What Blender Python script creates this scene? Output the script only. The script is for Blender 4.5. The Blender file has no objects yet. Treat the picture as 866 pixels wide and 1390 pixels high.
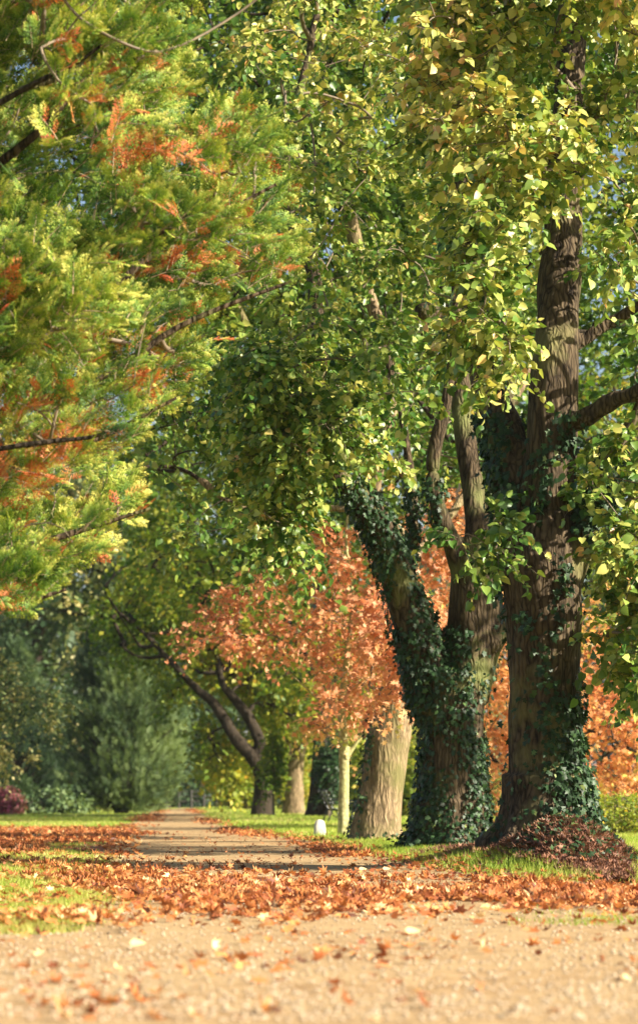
import bpy, bmesh, math, random
import numpy as np

C = bpy.context.scene.collection
F_PX, HOR, CX, H = 3600.0, 1083.0, 433.0, 0.70     # focal length in photo pixels, horizon row, centre column, eye height
rng = np.random.default_rng(7)
random.seed(7)

def P(px, py, Y):
    return np.array([(px - CX) / F_PX * Y, Y, H + (HOR - py) / F_PX * Y])

# ------------------------------------------------------------------ noise
def _hash(i, j, k, s):
    n = (i * 374761393 + j * 668265263 + k * 2147483647 + s * 974634777) & 0xFFFFFFFF
    n = ((n ^ (n >> 13)) * 1274126177) & 0xFFFFFFFF
    return ((n ^ (n >> 16)) & 0xFFFF) / 65535.0

def vnoise(p, seed=0):
    p = np.asarray(p, float)
    f = np.floor(p); t = p - f; t = t * t * (3 - 2 * t)
    i, j, k = [f[..., a].astype(np.int64) for a in range(3)]
    r = 0
    for a in (0, 1):
        wa = t[..., 0] if a else 1 - t[..., 0]
        for b in (0, 1):
            wb = t[..., 1] if b else 1 - t[..., 1]
            for c in (0, 1):
                wc = t[..., 2] if c else 1 - t[..., 2]
                r = r + wa * wb * wc * _hash(i + a, j + b, k + c, seed)
    return r

def fbm(p, seed=0, o=3):
    p = np.asarray(p, float); s = 0; w = 0
    for q in range(o):
        s = s + vnoise(p * 2 ** q, seed + q) / 2 ** q; w += 1 / 2 ** q
    return s / w

def n3(x, y, z=0.0):
    x = np.asarray(x, float); y = np.asarray(y, float)
    return np.stack([x, y, np.zeros_like(x) + z], -1)

def unit(v):
    return v / np.maximum(np.linalg.norm(v, axis=-1, keepdims=True), 1e-9)

# ------------------------------------------------------------------ objects
def tag(o, label=None, cat=None, group=None, kind=None):
    if label: o['label'] = label
    if cat: o['category'] = cat
    if group: o['group'] = group
    if kind: o['kind'] = kind
    return o

def empty(name, loc=(0, 0, 0)):
    o = bpy.data.objects.new(name, None); C.objects.link(o)
    o.location = [float(v) for v in loc]; o.empty_display_size = 0.3
    return o

def link(name, me, mat, parent=None):
    o = bpy.data.objects.new(name, me); C.objects.link(o)
    if mat: me.materials.append(mat)
    if parent is not None:
        o.parent = parent
        o.location = [-v for v in parent.location]      # meshes are written in world coordinates
    return o

def mesh(name, parts, mat, parent=None, smooth=True):
    """parts: list of (V (n,3), F (m,k), tint (n,) or float)."""
    Vs, loops, starts, tints, off, ls = [], [], [], [], 0, 0
    for V, Fa, t in parts:
        if len(V) == 0: continue
        V = np.asarray(V, np.float32); Fa = np.asarray(Fa, np.int64)
        Vs.append(V); loops.append((Fa + off).ravel())
        starts.append(ls + np.arange(len(Fa)) * Fa.shape[1])
        ls += Fa.size; off += len(V)
        tints.append(np.broadcast_to(np.asarray(t, np.float32), (len(V),)))
    me = bpy.data.meshes.new(name)
    V = np.concatenate(Vs); L = np.concatenate(loops).astype(np.int32); S = np.concatenate(starts).astype(np.int32)
    me.vertices.add(len(V)); me.vertices.foreach_set('co', V.ravel())
    me.loops.add(len(L)); me.loops.foreach_set('vertex_index', L)
    me.polygons.add(len(S)); me.polygons.foreach_set('loop_start', S)
    a = me.attributes.new('tint', 'FLOAT', 'POINT'); a.data.foreach_set('value', np.concatenate(tints).astype(np.float32))
    me.update(calc_edges=True)
    if smooth: me.shade_smooth()
    return link(name, me, mat, parent)

# ------------------------------------------------------------------ materials
def mat_new(name):
    m = bpy.data.materials.new(name); m.use_nodes = True
    nt = m.node_tree; nt.nodes.clear()
    out = nt.nodes.new('ShaderNodeOutputMaterial')
    return m, nt, out

def ramp(nt, stops, src, interp='LINEAR'):
    r = nt.nodes.new('ShaderNodeValToRGB'); e = r.color_ramp.elements
    r.color_ramp.interpolation = interp
    while len(e) > 1: e.remove(e[-1])
    e[0].position = stops[0][0]; e[0].color = (*stops[0][1], 1)
    for p, c in stops[1:]:
        q = e.new(p); q.color = (*c, 1)
    nt.links.new(src, r.inputs[0])
    return r.outputs[0]

def noise_n(nt, scale, detail=4, coord=None, stretch=None, rough=0.55):
    tc = nt.nodes.new('ShaderNodeNewGeometry')
    src = tc.outputs['Position']
    if stretch:
        mp = nt.nodes.new('ShaderNodeMapping'); mp.inputs['Scale'].default_value = stretch
        nt.links.new(src, mp.inputs[0]); src = mp.outputs[0]
    n = nt.nodes.new('ShaderNodeTexNoise'); n.inputs['Scale'].default_value = scale
    n.inputs['Detail'].default_value = detail; n.inputs['Roughness'].default_value = rough
    nt.links.new(src, n.inputs['Vector'])
    return n.outputs['Fac']

def leaf_mat(name, stops, trans=0.4, rough=0.5, spec=0.35, tr_boost=(1.25, 1.25, 0.7)):
    m, nt, out = mat_new(name)
    at = nt.nodes.new('ShaderNodeAttribute'); at.attribute_name = 'tint'
    col = ramp(nt, stops, at.outputs['Fac'])
    b = nt.nodes.new('ShaderNodeBsdfPrincipled'); b.inputs['Roughness'].default_value = rough
    b.inputs['Specular IOR Level'].default_value = spec
    nt.links.new(col, b.inputs['Base Color'])
    t = nt.nodes.new('ShaderNodeBsdfTranslucent')
    mul = nt.nodes.new('ShaderNodeMix'); mul.data_type = 'RGBA'; mul.blend_type = 'MULTIPLY'
    mul.inputs[0].default_value = 1; nt.links.new(col, mul.inputs[6]); mul.inputs[7].default_value = (*tr_boost, 1)
    nt.links.new(mul.outputs[2], t.inputs[0])
    mx = nt.nodes.new('ShaderNodeMixShader'); mx.inputs[0].default_value = trans
    nt.links.new(b.outputs[0], mx.inputs[1]); nt.links.new(t.outputs[0], mx.inputs[2])
    nt.links.new(mx.outputs[0], out.inputs[0])
    return m

def bark_mat(name, light, dark, moss=None, moss_amt=0.5, scale=16, strength=0.9, squash=0.13, dist=0.035):
    m, nt, out = mat_new(name)
    f = noise_n(nt, scale, 5, stretch=(1, 1, squash), rough=0.6)
    v = nt.nodes.new('ShaderNodeTexVoronoi'); v.feature = 'DISTANCE_TO_EDGE'
    tc = nt.nodes.new('ShaderNodeNewGeometry'); mp = nt.nodes.new('ShaderNodeMapping')
    mp.inputs['Scale'].default_value = (1, 1, squash * 1.2)
    ad = nt.nodes.new('ShaderNodeVectorMath'); ad.operation = 'ADD'
    nz = nt.nodes.new('ShaderNodeTexNoise'); nz.inputs['Scale'].default_value = 5
    sc = nt.nodes.new('ShaderNodeVectorMath'); sc.operation = 'SCALE'; sc.inputs['Scale'].default_value = 0.10
    nt.links.new(tc.outputs['Position'], nz.inputs['Vector'])
    nt.links.new(nz.outputs['Color'], sc.inputs[0])
    nt.links.new(tc.outputs['Position'], ad.inputs[0]); nt.links.new(sc.outputs[0], ad.inputs[1])
    nt.links.new(ad.outputs[0], mp.inputs[0]); nt.links.new(mp.outputs[0], v.inputs['Vector'])
    v.inputs['Scale'].default_value = scale * 1.3
    vm = nt.nodes.new('ShaderNodeMath'); vm.operation = 'MULTIPLY'; vm.inputs[1].default_value = 2.2; vm.use_clamp = True
    nt.links.new(v.outputs['Distance'], vm.inputs[0])
    mm = nt.nodes.new('ShaderNodeMath'); mm.operation = 'MULTIPLY_ADD'; mm.inputs[1].default_value = 0.5
    nt.links.new(vm.outputs[0], mm.inputs[0])
    hf = nt.nodes.new('ShaderNodeMath'); hf.operation = 'MULTIPLY'; hf.inputs[1].default_value = 0.75
    nt.links.new(f, hf.inputs[0]); nt.links.new(hf.outputs[0], mm.inputs[2])
    col = ramp(nt, [(0.28, dark), (0.62, light), (0.85, tuple(min(1, c * 1.25) for c in light))], mm.outputs[0])
    if moss:
        g = noise_n(nt, 1.6, 4)
        gr = ramp(nt, [(0.62 - moss_amt * 0.3, (0, 0, 0)), (0.75 - moss_amt * 0.2, (1, 1, 1))], g)
        mx = nt.nodes.new('ShaderNodeMix'); mx.data_type = 'RGBA'
        nt.links.new(gr, mx.inputs[0]); nt.links.new(col, mx.inputs[6]); mx.inputs[7].default_value = (*moss, 1)
        col = mx.outputs[2]
    b = nt.nodes.new('ShaderNodeBsdfPrincipled'); b.inputs['Roughness'].default_value = 0.9
    b.inputs['Specular IOR Level'].default_value = 0.15
    nt.links.new(col, b.inputs['Base Color'])
    bp = nt.nodes.new('ShaderNodeBump'); bp.inputs['Strength'].default_value = strength
    bp.inputs['Distance'].default_value = dist
    nt.links.new(mm.outputs[0], bp.inputs['Height']); nt.links.new(bp.outputs[0], b.inputs['Normal'])
    nt.links.new(b.outputs[0], out.inputs[0])
    return m

def plain_mat(name, c1, c2, scale=8, rough=0.7, metal=0.0, bump=0.2):
    m, nt, out = mat_new(name)
    f = noise_n(nt, scale, 5)
    b = nt.nodes.new('ShaderNodeBsdfPrincipled'); b.inputs['Roughness'].default_value = rough
    b.inputs['Metallic'].default_value = metal
    nt.links.new(ramp(nt, [(0.3, c1), (0.7, c2)], f), b.inputs['Base Color'])
    bp = nt.nodes.new('ShaderNodeBump'); bp.inputs['Strength'].default_value = bump; bp.inputs['Distance'].default_value = 0.01
    nt.links.new(f, bp.inputs['Height']); nt.links.new(bp.outputs[0], b.inputs['Normal'])
    nt.links.new(b.outputs[0], out.inputs[0])
    return m

def ground_mat(name, stopsA, sA, stopsB, sB, mixs, bump=0.5, bscale=60, dist=0.02):
    m, nt, out = mat_new(name)
    a = ramp(nt, stopsA, noise_n(nt, sA, 6, rough=0.7)); b2 = ramp(nt, stopsB, noise_n(nt, sB, 5))
    mx = nt.nodes.new('ShaderNodeMix'); mx.data_type = 'RGBA'
    fm = ramp(nt, [(0.42, (0, 0, 0)), (0.6, (1, 1, 1))], noise_n(nt, mixs, 4))
    nt.links.new(fm, mx.inputs[0]); nt.links.new(a, mx.inputs[6]); nt.links.new(b2, mx.inputs[7])
    b = nt.nodes.new('ShaderNodeBsdfPrincipled'); b.inputs['Roughness'].default_value = 0.95
    b.inputs['Specular IOR Level'].default_value = 0.1
    nt.links.new(mx.outputs[2], b.inputs['Base Color'])
    bp = nt.nodes.new('ShaderNodeBump'); bp.inputs['Strength'].default_value = bump; bp.inputs['Distance'].default_value = dist
    nt.links.new(noise_n(nt, bscale, 4), bp.inputs['Height']); nt.links.new(bp.outputs[0], b.inputs['Normal'])
    nt.links.new(b.outputs[0], out.inputs[0])
    return m

M = {}
M['lime_leaf'] = leaf_mat('lime_leaf', [(0.0, (0.022, 0.070, 0.010)), (0.3, (0.070, 0.155, 0.020)), (0.5, (0.20, 0.28, 0.05)),
                                        (0.72, (0.44, 0.44, 0.11)), (0.92, (0.66, 0.54, 0.17)), (1.0, (0.62, 0.34, 0.13))], trans=0.27, rough=.42, spec=.38)
M['dark_leaf'] = leaf_mat('dark_leaf', [(0.0, (0.028, 0.08, 0.012)), (0.4, (0.08, 0.16, 0.02)), (0.7, (0.22, 0.28, 0.05)),
                                        (1.0, (0.52, 0.46, 0.12))], trans=.34, rough=.42, spec=.5)
M['gold_leaf'] = leaf_mat('gold_leaf', [(0.0, (0.06, 0.13, 0.015)), (0.4, (0.17, 0.25, 0.025)), (0.75, (0.42, 0.40, 0.05)),
                                        (1.0, (0.60, 0.36, 0.04))])
M['red_leaf'] = leaf_mat('red_leaf', [(0.0, (0.42, 0.15, 0.07)), (0.35, (0.64, 0.28, 0.14)), (0.65, (0.78, 0.44, 0.24)),
                                      (0.85, (0.72, 0.50, 0.20)), (1.0, (0.30, 0.36, 0.07))], trans=0.42, tr_boost=(1.3, 1.1, 0.9))
M['orange_leaf'] = leaf_mat('orange_leaf', [(0.0, (0.46, 0.16, 0.07)), (0.35, (0.68, 0.30, 0.12)), (0.6, (0.80, 0.47, 0.22)),
                                            (0.82, (0.82, 0.62, 0.16)), (1.0, (0.42, 0.45, 0.08))], trans=0.45, tr_boost=(1.3, 1.15, 0.9))
M['cedar'] = leaf_mat('cedar', [(0.0, (0.025, 0.07, 0.012)), (0.3, (0.10, 0.20, 0.025)), (0.6, (0.28, 0.37, 0.05)), (0.8, (0.56, 0.55, 0.12)),
                                (0.88, (0.58, 0.54, 0.12)), (0.9, (0.55, 0.20, 0.06)), (1.0, (0.50, 0.11, 0.04))], trans=0.27, rough=0.6)
M['yew'] = leaf_mat('yew', [(0.0, (0.016, 0.042, 0.022)), (0.5, (0.065, 0.115, 0.042)), (1.0, (0.20, 0.27, 0.085))], trans=0.25, rough=0.6)
M['blue_leaf'] = leaf_mat('blue_leaf', [(0.0, (0.022, 0.055, 0.024)), (0.6, (0.075, 0.125, 0.045)), (0.85, (0.28, 0.30, 0.10)),
                                        (1.0, (0.45, 0.38, 0.15))], trans=0.3)
M['ivy'] = leaf_mat('ivy', [(0.0, (0.010, 0.026, 0.009)), (0.6, (0.022, 0.058, 0.018)), (0.9, (0.06, 0.12, 0.035)), (1.0, (0.16, 0.20, 0.06))], trans=0.12, rough=0.5, spec=0.3)
M['litter'] = leaf_mat('litter', [(0.0, (0.10, 0.035, 0.018)), (0.3, (0.29, 0.085, 0.028)), (0.6, (0.52, 0.19, 0.055)), (0.85, (0.66, 0.32, 0.11)),
                                  (1.0, (0.80, 0.58, 0.30))], trans=0.2, rough=0.6, tr_boost=(1.2, 1.0, 0.8))
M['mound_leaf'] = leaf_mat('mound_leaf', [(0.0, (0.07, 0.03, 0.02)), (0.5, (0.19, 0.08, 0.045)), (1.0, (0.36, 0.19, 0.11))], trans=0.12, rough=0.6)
M['grass'] = leaf_mat('grass', [(0.0, (0.10, 0.19, 0.02)), (0.5, (0.26, 0.37, 0.045)), (0.85, (0.36, 0.42, 0.07)), (1.0, (0.52, 0.44, 0.16))], trans=0.35, rough=0.6)
M['magenta_leaf'] = leaf_mat('magenta_leaf', [(0.0, (0.10, 0.09, 0.04)), (0.6, (0.22, 0.07, 0.08)), (1.0, (0.50, 0.07, 0.20))])
M['bark'] = bark_mat('bark', (0.080, 0.057, 0.034), (0.009, 0.006, 0.004), (0.13, 0.14, 0.05), 0.35, scale=15)
M['bark_red'] = bark_mat('bark_red', (0.085, 0.062, 0.037), (0.009, 0.006, 0.004), (0.16, 0.15, 0.06), 0.2, scale=16)
M['bark_pale'] = bark_mat('bark_pale', (0.27, 0.195, 0.115), (0.07, 0.048, 0.027), (0.14, 0.125, 0.05), 0.45, scale=15, strength=0.7)
M['bark_smooth'] = bark_mat('bark_smooth', (0.38, 0.35, 0.18), (0.20, 0.18, 0.08), (0.30, 0.32, 0.12), 0.6, scale=9, strength=0.3, squash=0.8)
M['bark_dark'] = bark_mat('bark_dark', (0.045, 0.034, 0.023), (0.012, 0.009, 0.006), None, scale=14)
M['twig'] = plain_mat('twig', (0.10, 0.075, 0.05), (0.20, 0.15, 0.09), 20)
M['twig_pale'] = plain_mat('twig_pale', (0.28, 0.20, 0.12), (0.42, 0.32, 0.20), 20)
M['stone'] = plain_mat('stone', (0.36, 0.34, 0.28), (0.68, 0.66, 0.60), 22)
M['iron'] = plain_mat('iron', (0.02, 0.022, 0.025), (0.035, 0.038, 0.042), 20, rough=0.3, metal=0.4, bump=0.05)
M['slat'] = plain_mat('slat', (0.10, 0.11, 0.10), (0.16, 0.17, 0.15), 20, rough=0.35, bump=0.1)
M['fence'] = plain_mat('fence', (0.02, 0.018, 0.016), (0.05, 0.042, 0.035), 10)
M['turf'] = ground_mat('turf', [(0.3, (0.10, 0.17, 0.02)), (0.7, (0.24, 0.32, 0.04))], 12,
                       [(0.3, (0.22, 0.20, 0.07)), (0.7, (0.32, 0.36, 0.07))], 6, 0.7)
M['gravel'] = ground_mat('gravel', [(0.30, (0.20, 0.125, 0.062)), (0.5, (0.36, 0.25, 0.125)), (0.72, (0.50, 0.37, 0.20))], 38,
                         [(0.3, (0.19, 0.115, 0.055)), (0.5, (0.32, 0.21, 0.10)), (0.7, (0.46, 0.32, 0.17))], 7, .8, bump=0.6, bscale=55, dist=0.012)
M['earth'] = ground_mat('earth', [(0.3, (0.10, 0.05, 0.03)), (0.7, (0.24, 0.11, 0.06))], 25,
                        [(0.3, (0.16, 0.07, 0.04)), (0.7, (0.34, 0.15, 0.08))], 9, 1.5, bump=0.8, bscale=40)
M['pebble'] = leaf_mat('pebble', [(0.0, (0.26, 0.19, 0.12)), (1.0, (0.58, 0.48, 0.34))], trans=0.0, rough=0.9)

# ------------------------------------------------------------------ leaf templates  (tip along +y, face along +z)
def tpl_heart():
    V = [(0, 0, 0), (0, .5, -.02), (0, 1.05, -.16), (.26, -.09, .03), (.47, .22, .10), (.36, .62, .06),
         (-.26, -.09, .03), (-.47, .22, .10), (-.36, .62, .06)]
    return np.array(V), np.array([(0, 3, 4, 1), (1, 4, 5, 2), (0, 1, 7, 6), (1, 2, 8, 7)])

def tpl_small():
    return np.array([(0, 0, 0), (.36, .45, .07), (0, 1, -.06), (-.36, .45, .07)]), np.array([(0, 1, 2, 3)])

def tpl_lobed():
    ang = [-150, -112, -78, -50, -28, 0, 28, 50, 78, 112, 150]
    rad = [.22, .50, .26, .56, .30, .66, .30, .56, .26, .50, .22]
    V = [(0, .42, 0)]
    for a, r in zip(ang, rad):
        V.append((math.sin(math.radians(a)) * r, .42 + math.cos(math.radians(a)) * r, 0))
    V.append((0, 0, 0))
    n = len(V) - 1
    return np.array(V), np.array([(0, i + 1 if i < n else 1, i) for i in range(1, n + 1)])

def tpl_ivy():
    V = [(0, .3, .05), (0, 0, 0), (.38, .02, -.02), (.22, .34, .0), (.46, .52, -.03), (.18, .62, 0), (0, 1, -.05),
         (-.18, .62, 0), (-.46, .52, -.03), (-.22, .34, .0), (-.38, .02, -.02)]
    return np.array(V), np.array([(0, i, i % 10 + 1) for i in range(1, 11)])

def tpl_spray(pairs=7, sub=2, seed=0):
    """a flat fern-like conifer spray of tapering side shoots"""
    r = random.Random(seed); V, Fa = [], []
    def strip(a, b, w, z=0):
        a = np.array(a); b = np.array(b); d = (b - a); n = np.array([-d[1], d[0]]) / (np.linalg.norm(d) + 1e-9)
        i = len(V)
        m = a + d * .45
        V.extend([(*(a), z), (*(m + n * w), z + .012), (*b, z - .01), (*(m - n * w), z - .012)])
        Fa.append((i, i + 1, i + 2, i + 3))
    strip((0, 0), (0, 1), .022)
    for k in range(pairs):
        t = .10 + .82 * k / (pairs - 1)
        for s in (-1, 1):
            L = (.46 * math.sin(math.pi * (t * .72 + .22)) ** .8) * (1 - .12 * t) * r.uniform(.8, 1.15)
            an = math.radians(r.uniform(34, 50)) * s
            b0 = np.array([0, t + .04 * s]); d = np.array([math.sin(an), math.cos(an)])
            strip(b0, b0 + d * L, .030, .03 * abs(s))
            for q in range(sub):
                tt = .35 + .4 * q
                for s2 in (-1, 1):
                    a2 = an + s2 * math.radians(r.uniform(32, 45))
                    d2 = np.array([math.sin(a2), math.cos(a2)])
                    p0 = b0 + d * L * tt
                    strip(p0, p0 + d2 * L * (.42 - .12 * q), .026, r.uniform(-.03, .04))
    return np.array(V), np.array(Fa)

def place(tpl, pos, dr, nr, size, tint, curl=None, wscale=None, grad=0):
    V, Fa = tpl
    n = len(pos); k = len(V)
    y = unit(dr); x = unit(np.cross(y, nr)); z = np.cross(x, y)
    S = np.broadcast_to(np.asarray(size, float), (n,))[:, None, None]
    L = np.repeat(V[None], n, 0).astype(float)
    if wscale is not None: L[:, :, 0] *= np.asarray(wscale)[:, None]
    if curl is not None:
        L[:, :, 2] += curl[:, None] * (L[:, :, 0] ** 2 * 1.6 + (L[:, :, 1] - .45) ** 2 * .9)
    W = (L[:, :, 0:1] * x[:, None] + L[:, :, 1:2] * y[:, None] + L[:, :, 2:3] * z[:, None]) * S + pos[:, None]
    FF = (Fa[None] + (np.arange(n) * k)[:, None, None]).reshape(-1, Fa.shape[1])
    tv = np.repeat(np.clip(np.broadcast_to(tint, (n,)), 0, 1), k)
    if grad:
        tv = np.where(tv > .88, tv, np.clip(tv + np.tile((np.linalg.norm(V[:, :2], axis=1) - .55) * grad, n), 0, .87))
    return W.reshape(-1, 3), FF, tv

HEART, SMALL, LOBED, IVY, SPRAY = tpl_heart(), tpl_small(), tpl_lobed(), tpl_ivy(), tpl_spray()
SPRAY_FAR = tpl_spray(4, 1, 3)

# ------------------------------------------------------------------ tubes
def tubes(Pt, R, sides=5, tint=0.5):
    """Pt (n,k,3), R (n,k): n tapering tubes of k rings"""
    Pt = np.asarray(Pt, float); R = np.asarray(R, float)
    n, k, _ = Pt.shape
    T = np.gradient(Pt, axis=1); T = unit(T)
    ref = np.where(np.abs(T[..., 2:3]) > .9, np.array([1., 0, 0]), np.array([0, 0, 1.]))
    ref = np.broadcast_to(ref[:, :1], T.shape)
    A = unit(np.cross(T, ref)); B = np.cross(T, A)
    th = np.linspace(0, 2 * np.pi, sides, endpoint=False)
    V = Pt[:, :, None] + R[:, :, None, None] * (np.cos(th)[None, None, :, None] * A[:, :, None] + np.sin(th)[None, None, :, None] * B[:, :, None])
    i, j, s = np.meshgrid(np.arange(n), np.arange(k - 1), np.arange(sides), indexing='ij')
    b = (i * k + j) * sides; s2 = (s + 1) % sides
    Fa = np.stack([b + s, b + s2, b + sides + s2, b + sides + s], -1).reshape(-1, 4)
    return V.reshape(-1, 3), Fa, tint

def spline(pts, m=8):
    """Catmull-Rom through rows of any width"""
    p = np.asarray(pts, float)
    q = np.vstack([2 * p[0] - p[1], p, 2 * p[-1] - p[-2]])
    out = []
    for i in range(1, len(q) - 2):
        for t in np.linspace(0, 1, m, endpoint=False):
            a, b, c, d = q[i - 1], q[i], q[i + 1], q[i + 2]
            out.append(.5 * (2 * b + (c - a) * t + (2 * a - 5 * b + 4 * c - d) * t * t + (3 * b - 3 * c + d - a) * t ** 3))
    out.append(p[-1]); return np.array(out)

def limb_px(rows):
    """rows of (px, py, Y, radius in px) -> (world points, radii)"""
    W = np.array([[*P(a, b, Y), r / F_PX * Y] for a, b, Y, r in rows])
    s = spline(W, 8); return s[:, :3], np.maximum(s[:, 3], 0.004)

# ------------------------------------------------------------------ terrain
MX, MY = 2.27, 24.1
def hgt(x, y):
    x = np.asarray(x, float); y = np.asarray(y, float)
    z = (fbm(n3(x * .25, y * .12), 5, 2) - .5) * .05 + (vnoise(n3(x * 2.2, y * 1.4), 9) - .5) * .02
    z = z * np.clip((y - 4) / 10, .3, 1)
    z = z + .40 * np.exp(-(((x - MX) / .48) ** 2 + ((y - MY) / 1.7) ** 2)) + .13 * np.exp(-(((x - 1.75) / .9) ** 2 + ((y - 26.8) / 3.2) ** 2))
    z = z + .05 / (1 + np.exp(-(x - xr_of(y) - .25) * 7)) * np.clip((y - 18) / 3, 0, 1)
    return z

def d_of(py): return H * F_PX / (py - HOR)
_R = [(262, 1098), (290, 1115), (330, 1130), (392, 1140), (455, 1150), (500, 1163), (600, 1187), (700, 1199), (760, 1204)]
_L = [(212, 1098), (192, 1110), (168, 1125), (150, 1140), (140, 1155), (135, 1168), (122, 1190), (118, 1230), (95, 1255), (30, 1270)]
_rd = np.array([d_of(b) for a, b in _R][::-1]); _rx = np.array([(a - CX) / F_PX * d_of(b) for a, b in _R][::-1])
_ld = np.array([d_of(b) for a, b in _L][::-1]); _lx = np.array([(a - CX) / F_PX * d_of(b) for a, b in _L][::-1])
def xr_of(y):
    y = np.asarray(y, float); v = np.interp(y, _rd, _rx)
    return np.where(y < _rd[0], _rx[0] + (_rd[0] - y) * 1.6, v)
def xl_of(y):
    y = np.asarray(y, float); v = np.interp(y, _ld, _lx)
    return np.where(y < _ld[0], _lx[0] - (_ld[0] - y) * 1.6, v)

def grid_mesh(name, xs_of, ys, nx, mat, dz, kind='structure'):
    V = []
    for y in ys:
        a, b = xs_of(y)
        t = np.linspace(0, 1, nx)
        x = a + (b - a) * t
        V.append(n3(x, np.full(nx, y)))
    V = np.array(V); V[..., 2] = hgt(V[..., 0], V[..., 1]) + dz
    ny = len(ys)
    i, j = np.meshgrid(np.arange(ny - 1), np.arange(nx - 1), indexing='ij')
    b = i * nx + j
    Fa = np.stack([b, b + 1, b + nx + 1, b + nx], -1).reshape(-1, 4)
    o = mesh(name, [(V.reshape(-1, 3), Fa, 0.5)], mat)
    o['kind'] = kind
    return o

# ground: one sheet to the horizon, finer near the trees
xsg = np.concatenate([-np.geomspace(1500, 9, 16), np.linspace(-8, 8, 170), np.geomspace(9, 1500, 16)])
ysg = np.concatenate([[-1500, -400, -100, -30, -10, 0], np.arange(4, 34, .14), np.geomspace(34, 200, 90), [260, 400, 800, 2000]])
XX, YY = np.meshgrid(xsg, ysg)
V = n3(XX, YY); V[..., 2] = hgt(V[..., 0], V[..., 1])
i, j = np.meshgrid(np.arange(len(ysg) - 1), np.arange(len(xsg) - 1), indexing='ij'); b = i * len(xsg) + j
g = mesh('ground', [(V.reshape(-1, 3), np.stack([b, b + 1, b + len(xsg) + 1, b + len(xsg)], -1).reshape(-1, 4), .5)], M['turf'])
g['kind'] = 'structure'
def wob(y, s): return (fbm(n3(np.float64(y) * .7, s * 10.), 3, 3) - .5) * .9
grid_mesh('path', lambda y: (max(float(xl_of(y)) + wob(y, 1), -9), min(float(xr_of(y)) + wob(y, 2), 9)),
          np.concatenate([np.arange(3, 40, .2), np.geomspace(40, 176, 70)]), 60, M['gravel'], .012)
# bare earth lane under the fallen leaves on the left, joining the gravel
grid_mesh('side_path', lambda y: (-16.0, float(xl_of(y)) + .05), np.linspace(35, 56, 40), 40, M['earth'], .016)

# ------------------------------------------------------------------ tree machinery
def in_poly(x, y, poly):
    c = np.zeros(len(x), bool); n = len(poly)
    for i in range(n):
        x1, y1 = poly[i]; x2, y2 = poly[(i + 1) % n]
        c ^= ((y1 > y) != (y2 > y)) & (x < (x2 - x1) * (y - y1) / (y2 - y1 + 1e-9) + x1)
    return c

def sample(poly, Y0, Y1, n, seed, thr=0.45, sc=0.9):
    """points through a crown's volume, bunched by noise; poly is its outline as seen from the path"""
    r = np.random.default_rng(seed); poly = np.array(poly, float)
    lo, hi = poly.min(0), poly.max(0); out = []; got = 0
    while got < n:
        q = r.uniform(size=(n * 4, 3)); x = lo[0] + q[:, 0] * (hi[0] - lo[0]); y = lo[1] + q[:, 1] * (hi[1] - lo[1])
        Y = Y0 + q[:, 2] * (Y1 - Y0)
        k = in_poly(x, y, poly); x, y, Y = x[k], y[k], Y[k]
        W = np.stack([(x - CX) / F_PX * Y, Y, H + (HOR - y) / F_PX * Y], -1)
        k = fbm(W * sc, seed, 2) + r.normal(0, .03, len(W)) > thr
        W = W[k]; out.append(W); got += len(W)
    return np.concatenate(out)[:n]

def ellipsoid(c, rad, n, seed, thr=0.4, sc=1.2):
    r = np.random.default_rng(seed); out = []; got = 0
    while got < n:
        q = unit(r.normal(size=(n * 3, 3))) * (r.uniform(size=(n * 3, 1)) ** .45)
        W = np.array(c) + q * np.array(rad)
        W = W[(fbm(W * sc, seed, 2) > thr) & (W[:, 2] > .05)]; out.append(W); got += len(W)
    return np.concatenate(out)[:n]

def grow(nodes, pts, r0=0.006, seed=1, sag=.05, rmax=.12, power=.42):
    """connect every point to the nearest bit of branch already there; returns tube parts and each point's outward direction"""
    r = np.random.default_rng(seed)
    nodes = np.asarray(nodes, float); pts = np.asarray(pts, float)
    d0 = np.min(np.linalg.norm(pts[:, None] - nodes[None, ::3], axis=2), axis=1)
    order = np.argsort(d0); pts = pts[order]
    n0, n = len(nodes), len(pts)
    allp = np.vstack([nodes, pts, np.zeros_like(pts)])         # third block: mid-edge nodes
    used = np.zeros(len(allp), bool); used[:n0] = True
    parent = np.full(n, -1)
    mids = np.zeros((n, 3))
    for i in range(n):
        idx = np.nonzero(used)[0]
        v = pts[i] - allp[idx]; d = np.linalg.norm(v, axis=1) + np.maximum(0, -v[:, 2]) * .4
        j = idx[np.argmin(d)]; parent[i] = j
        L = np.linalg.norm(pts[i] - allp[j])
        mid = (pts[i] + allp[j]) / 2 + r.normal(0, .09, 3) * L + np.array([0, 0, sag * L])
        mids[i] = mid; allp[n0 + n + i] = mid; used[n0 + i] = True; used[n0 + n + i] = True
    cnt = np.ones(n)
    for i in range(n - 1, -1, -1):
        j = parent[i]
        if j >= n0:
            k = j - n0 if j < n0 + n else j - n0 - n
            cnt[k] += cnt[i]
    rad = np.minimum(r0 * cnt ** power, rmax)
    st = allp[parent]; e = pts
    t = np.linspace(0, 1, 6)[None, :, None]
    path = (1 - t) ** 2 * st[:, None] + 2 * t * (1 - t) * (2 * mids - .5 * (st + e))[:, None] + t ** 2 * e[:, None]
    rs = rad[:, None] * np.linspace(1.12, .82, 6)[None]
    return tubes(path, rs, 5), pts, unit(e - st)

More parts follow.
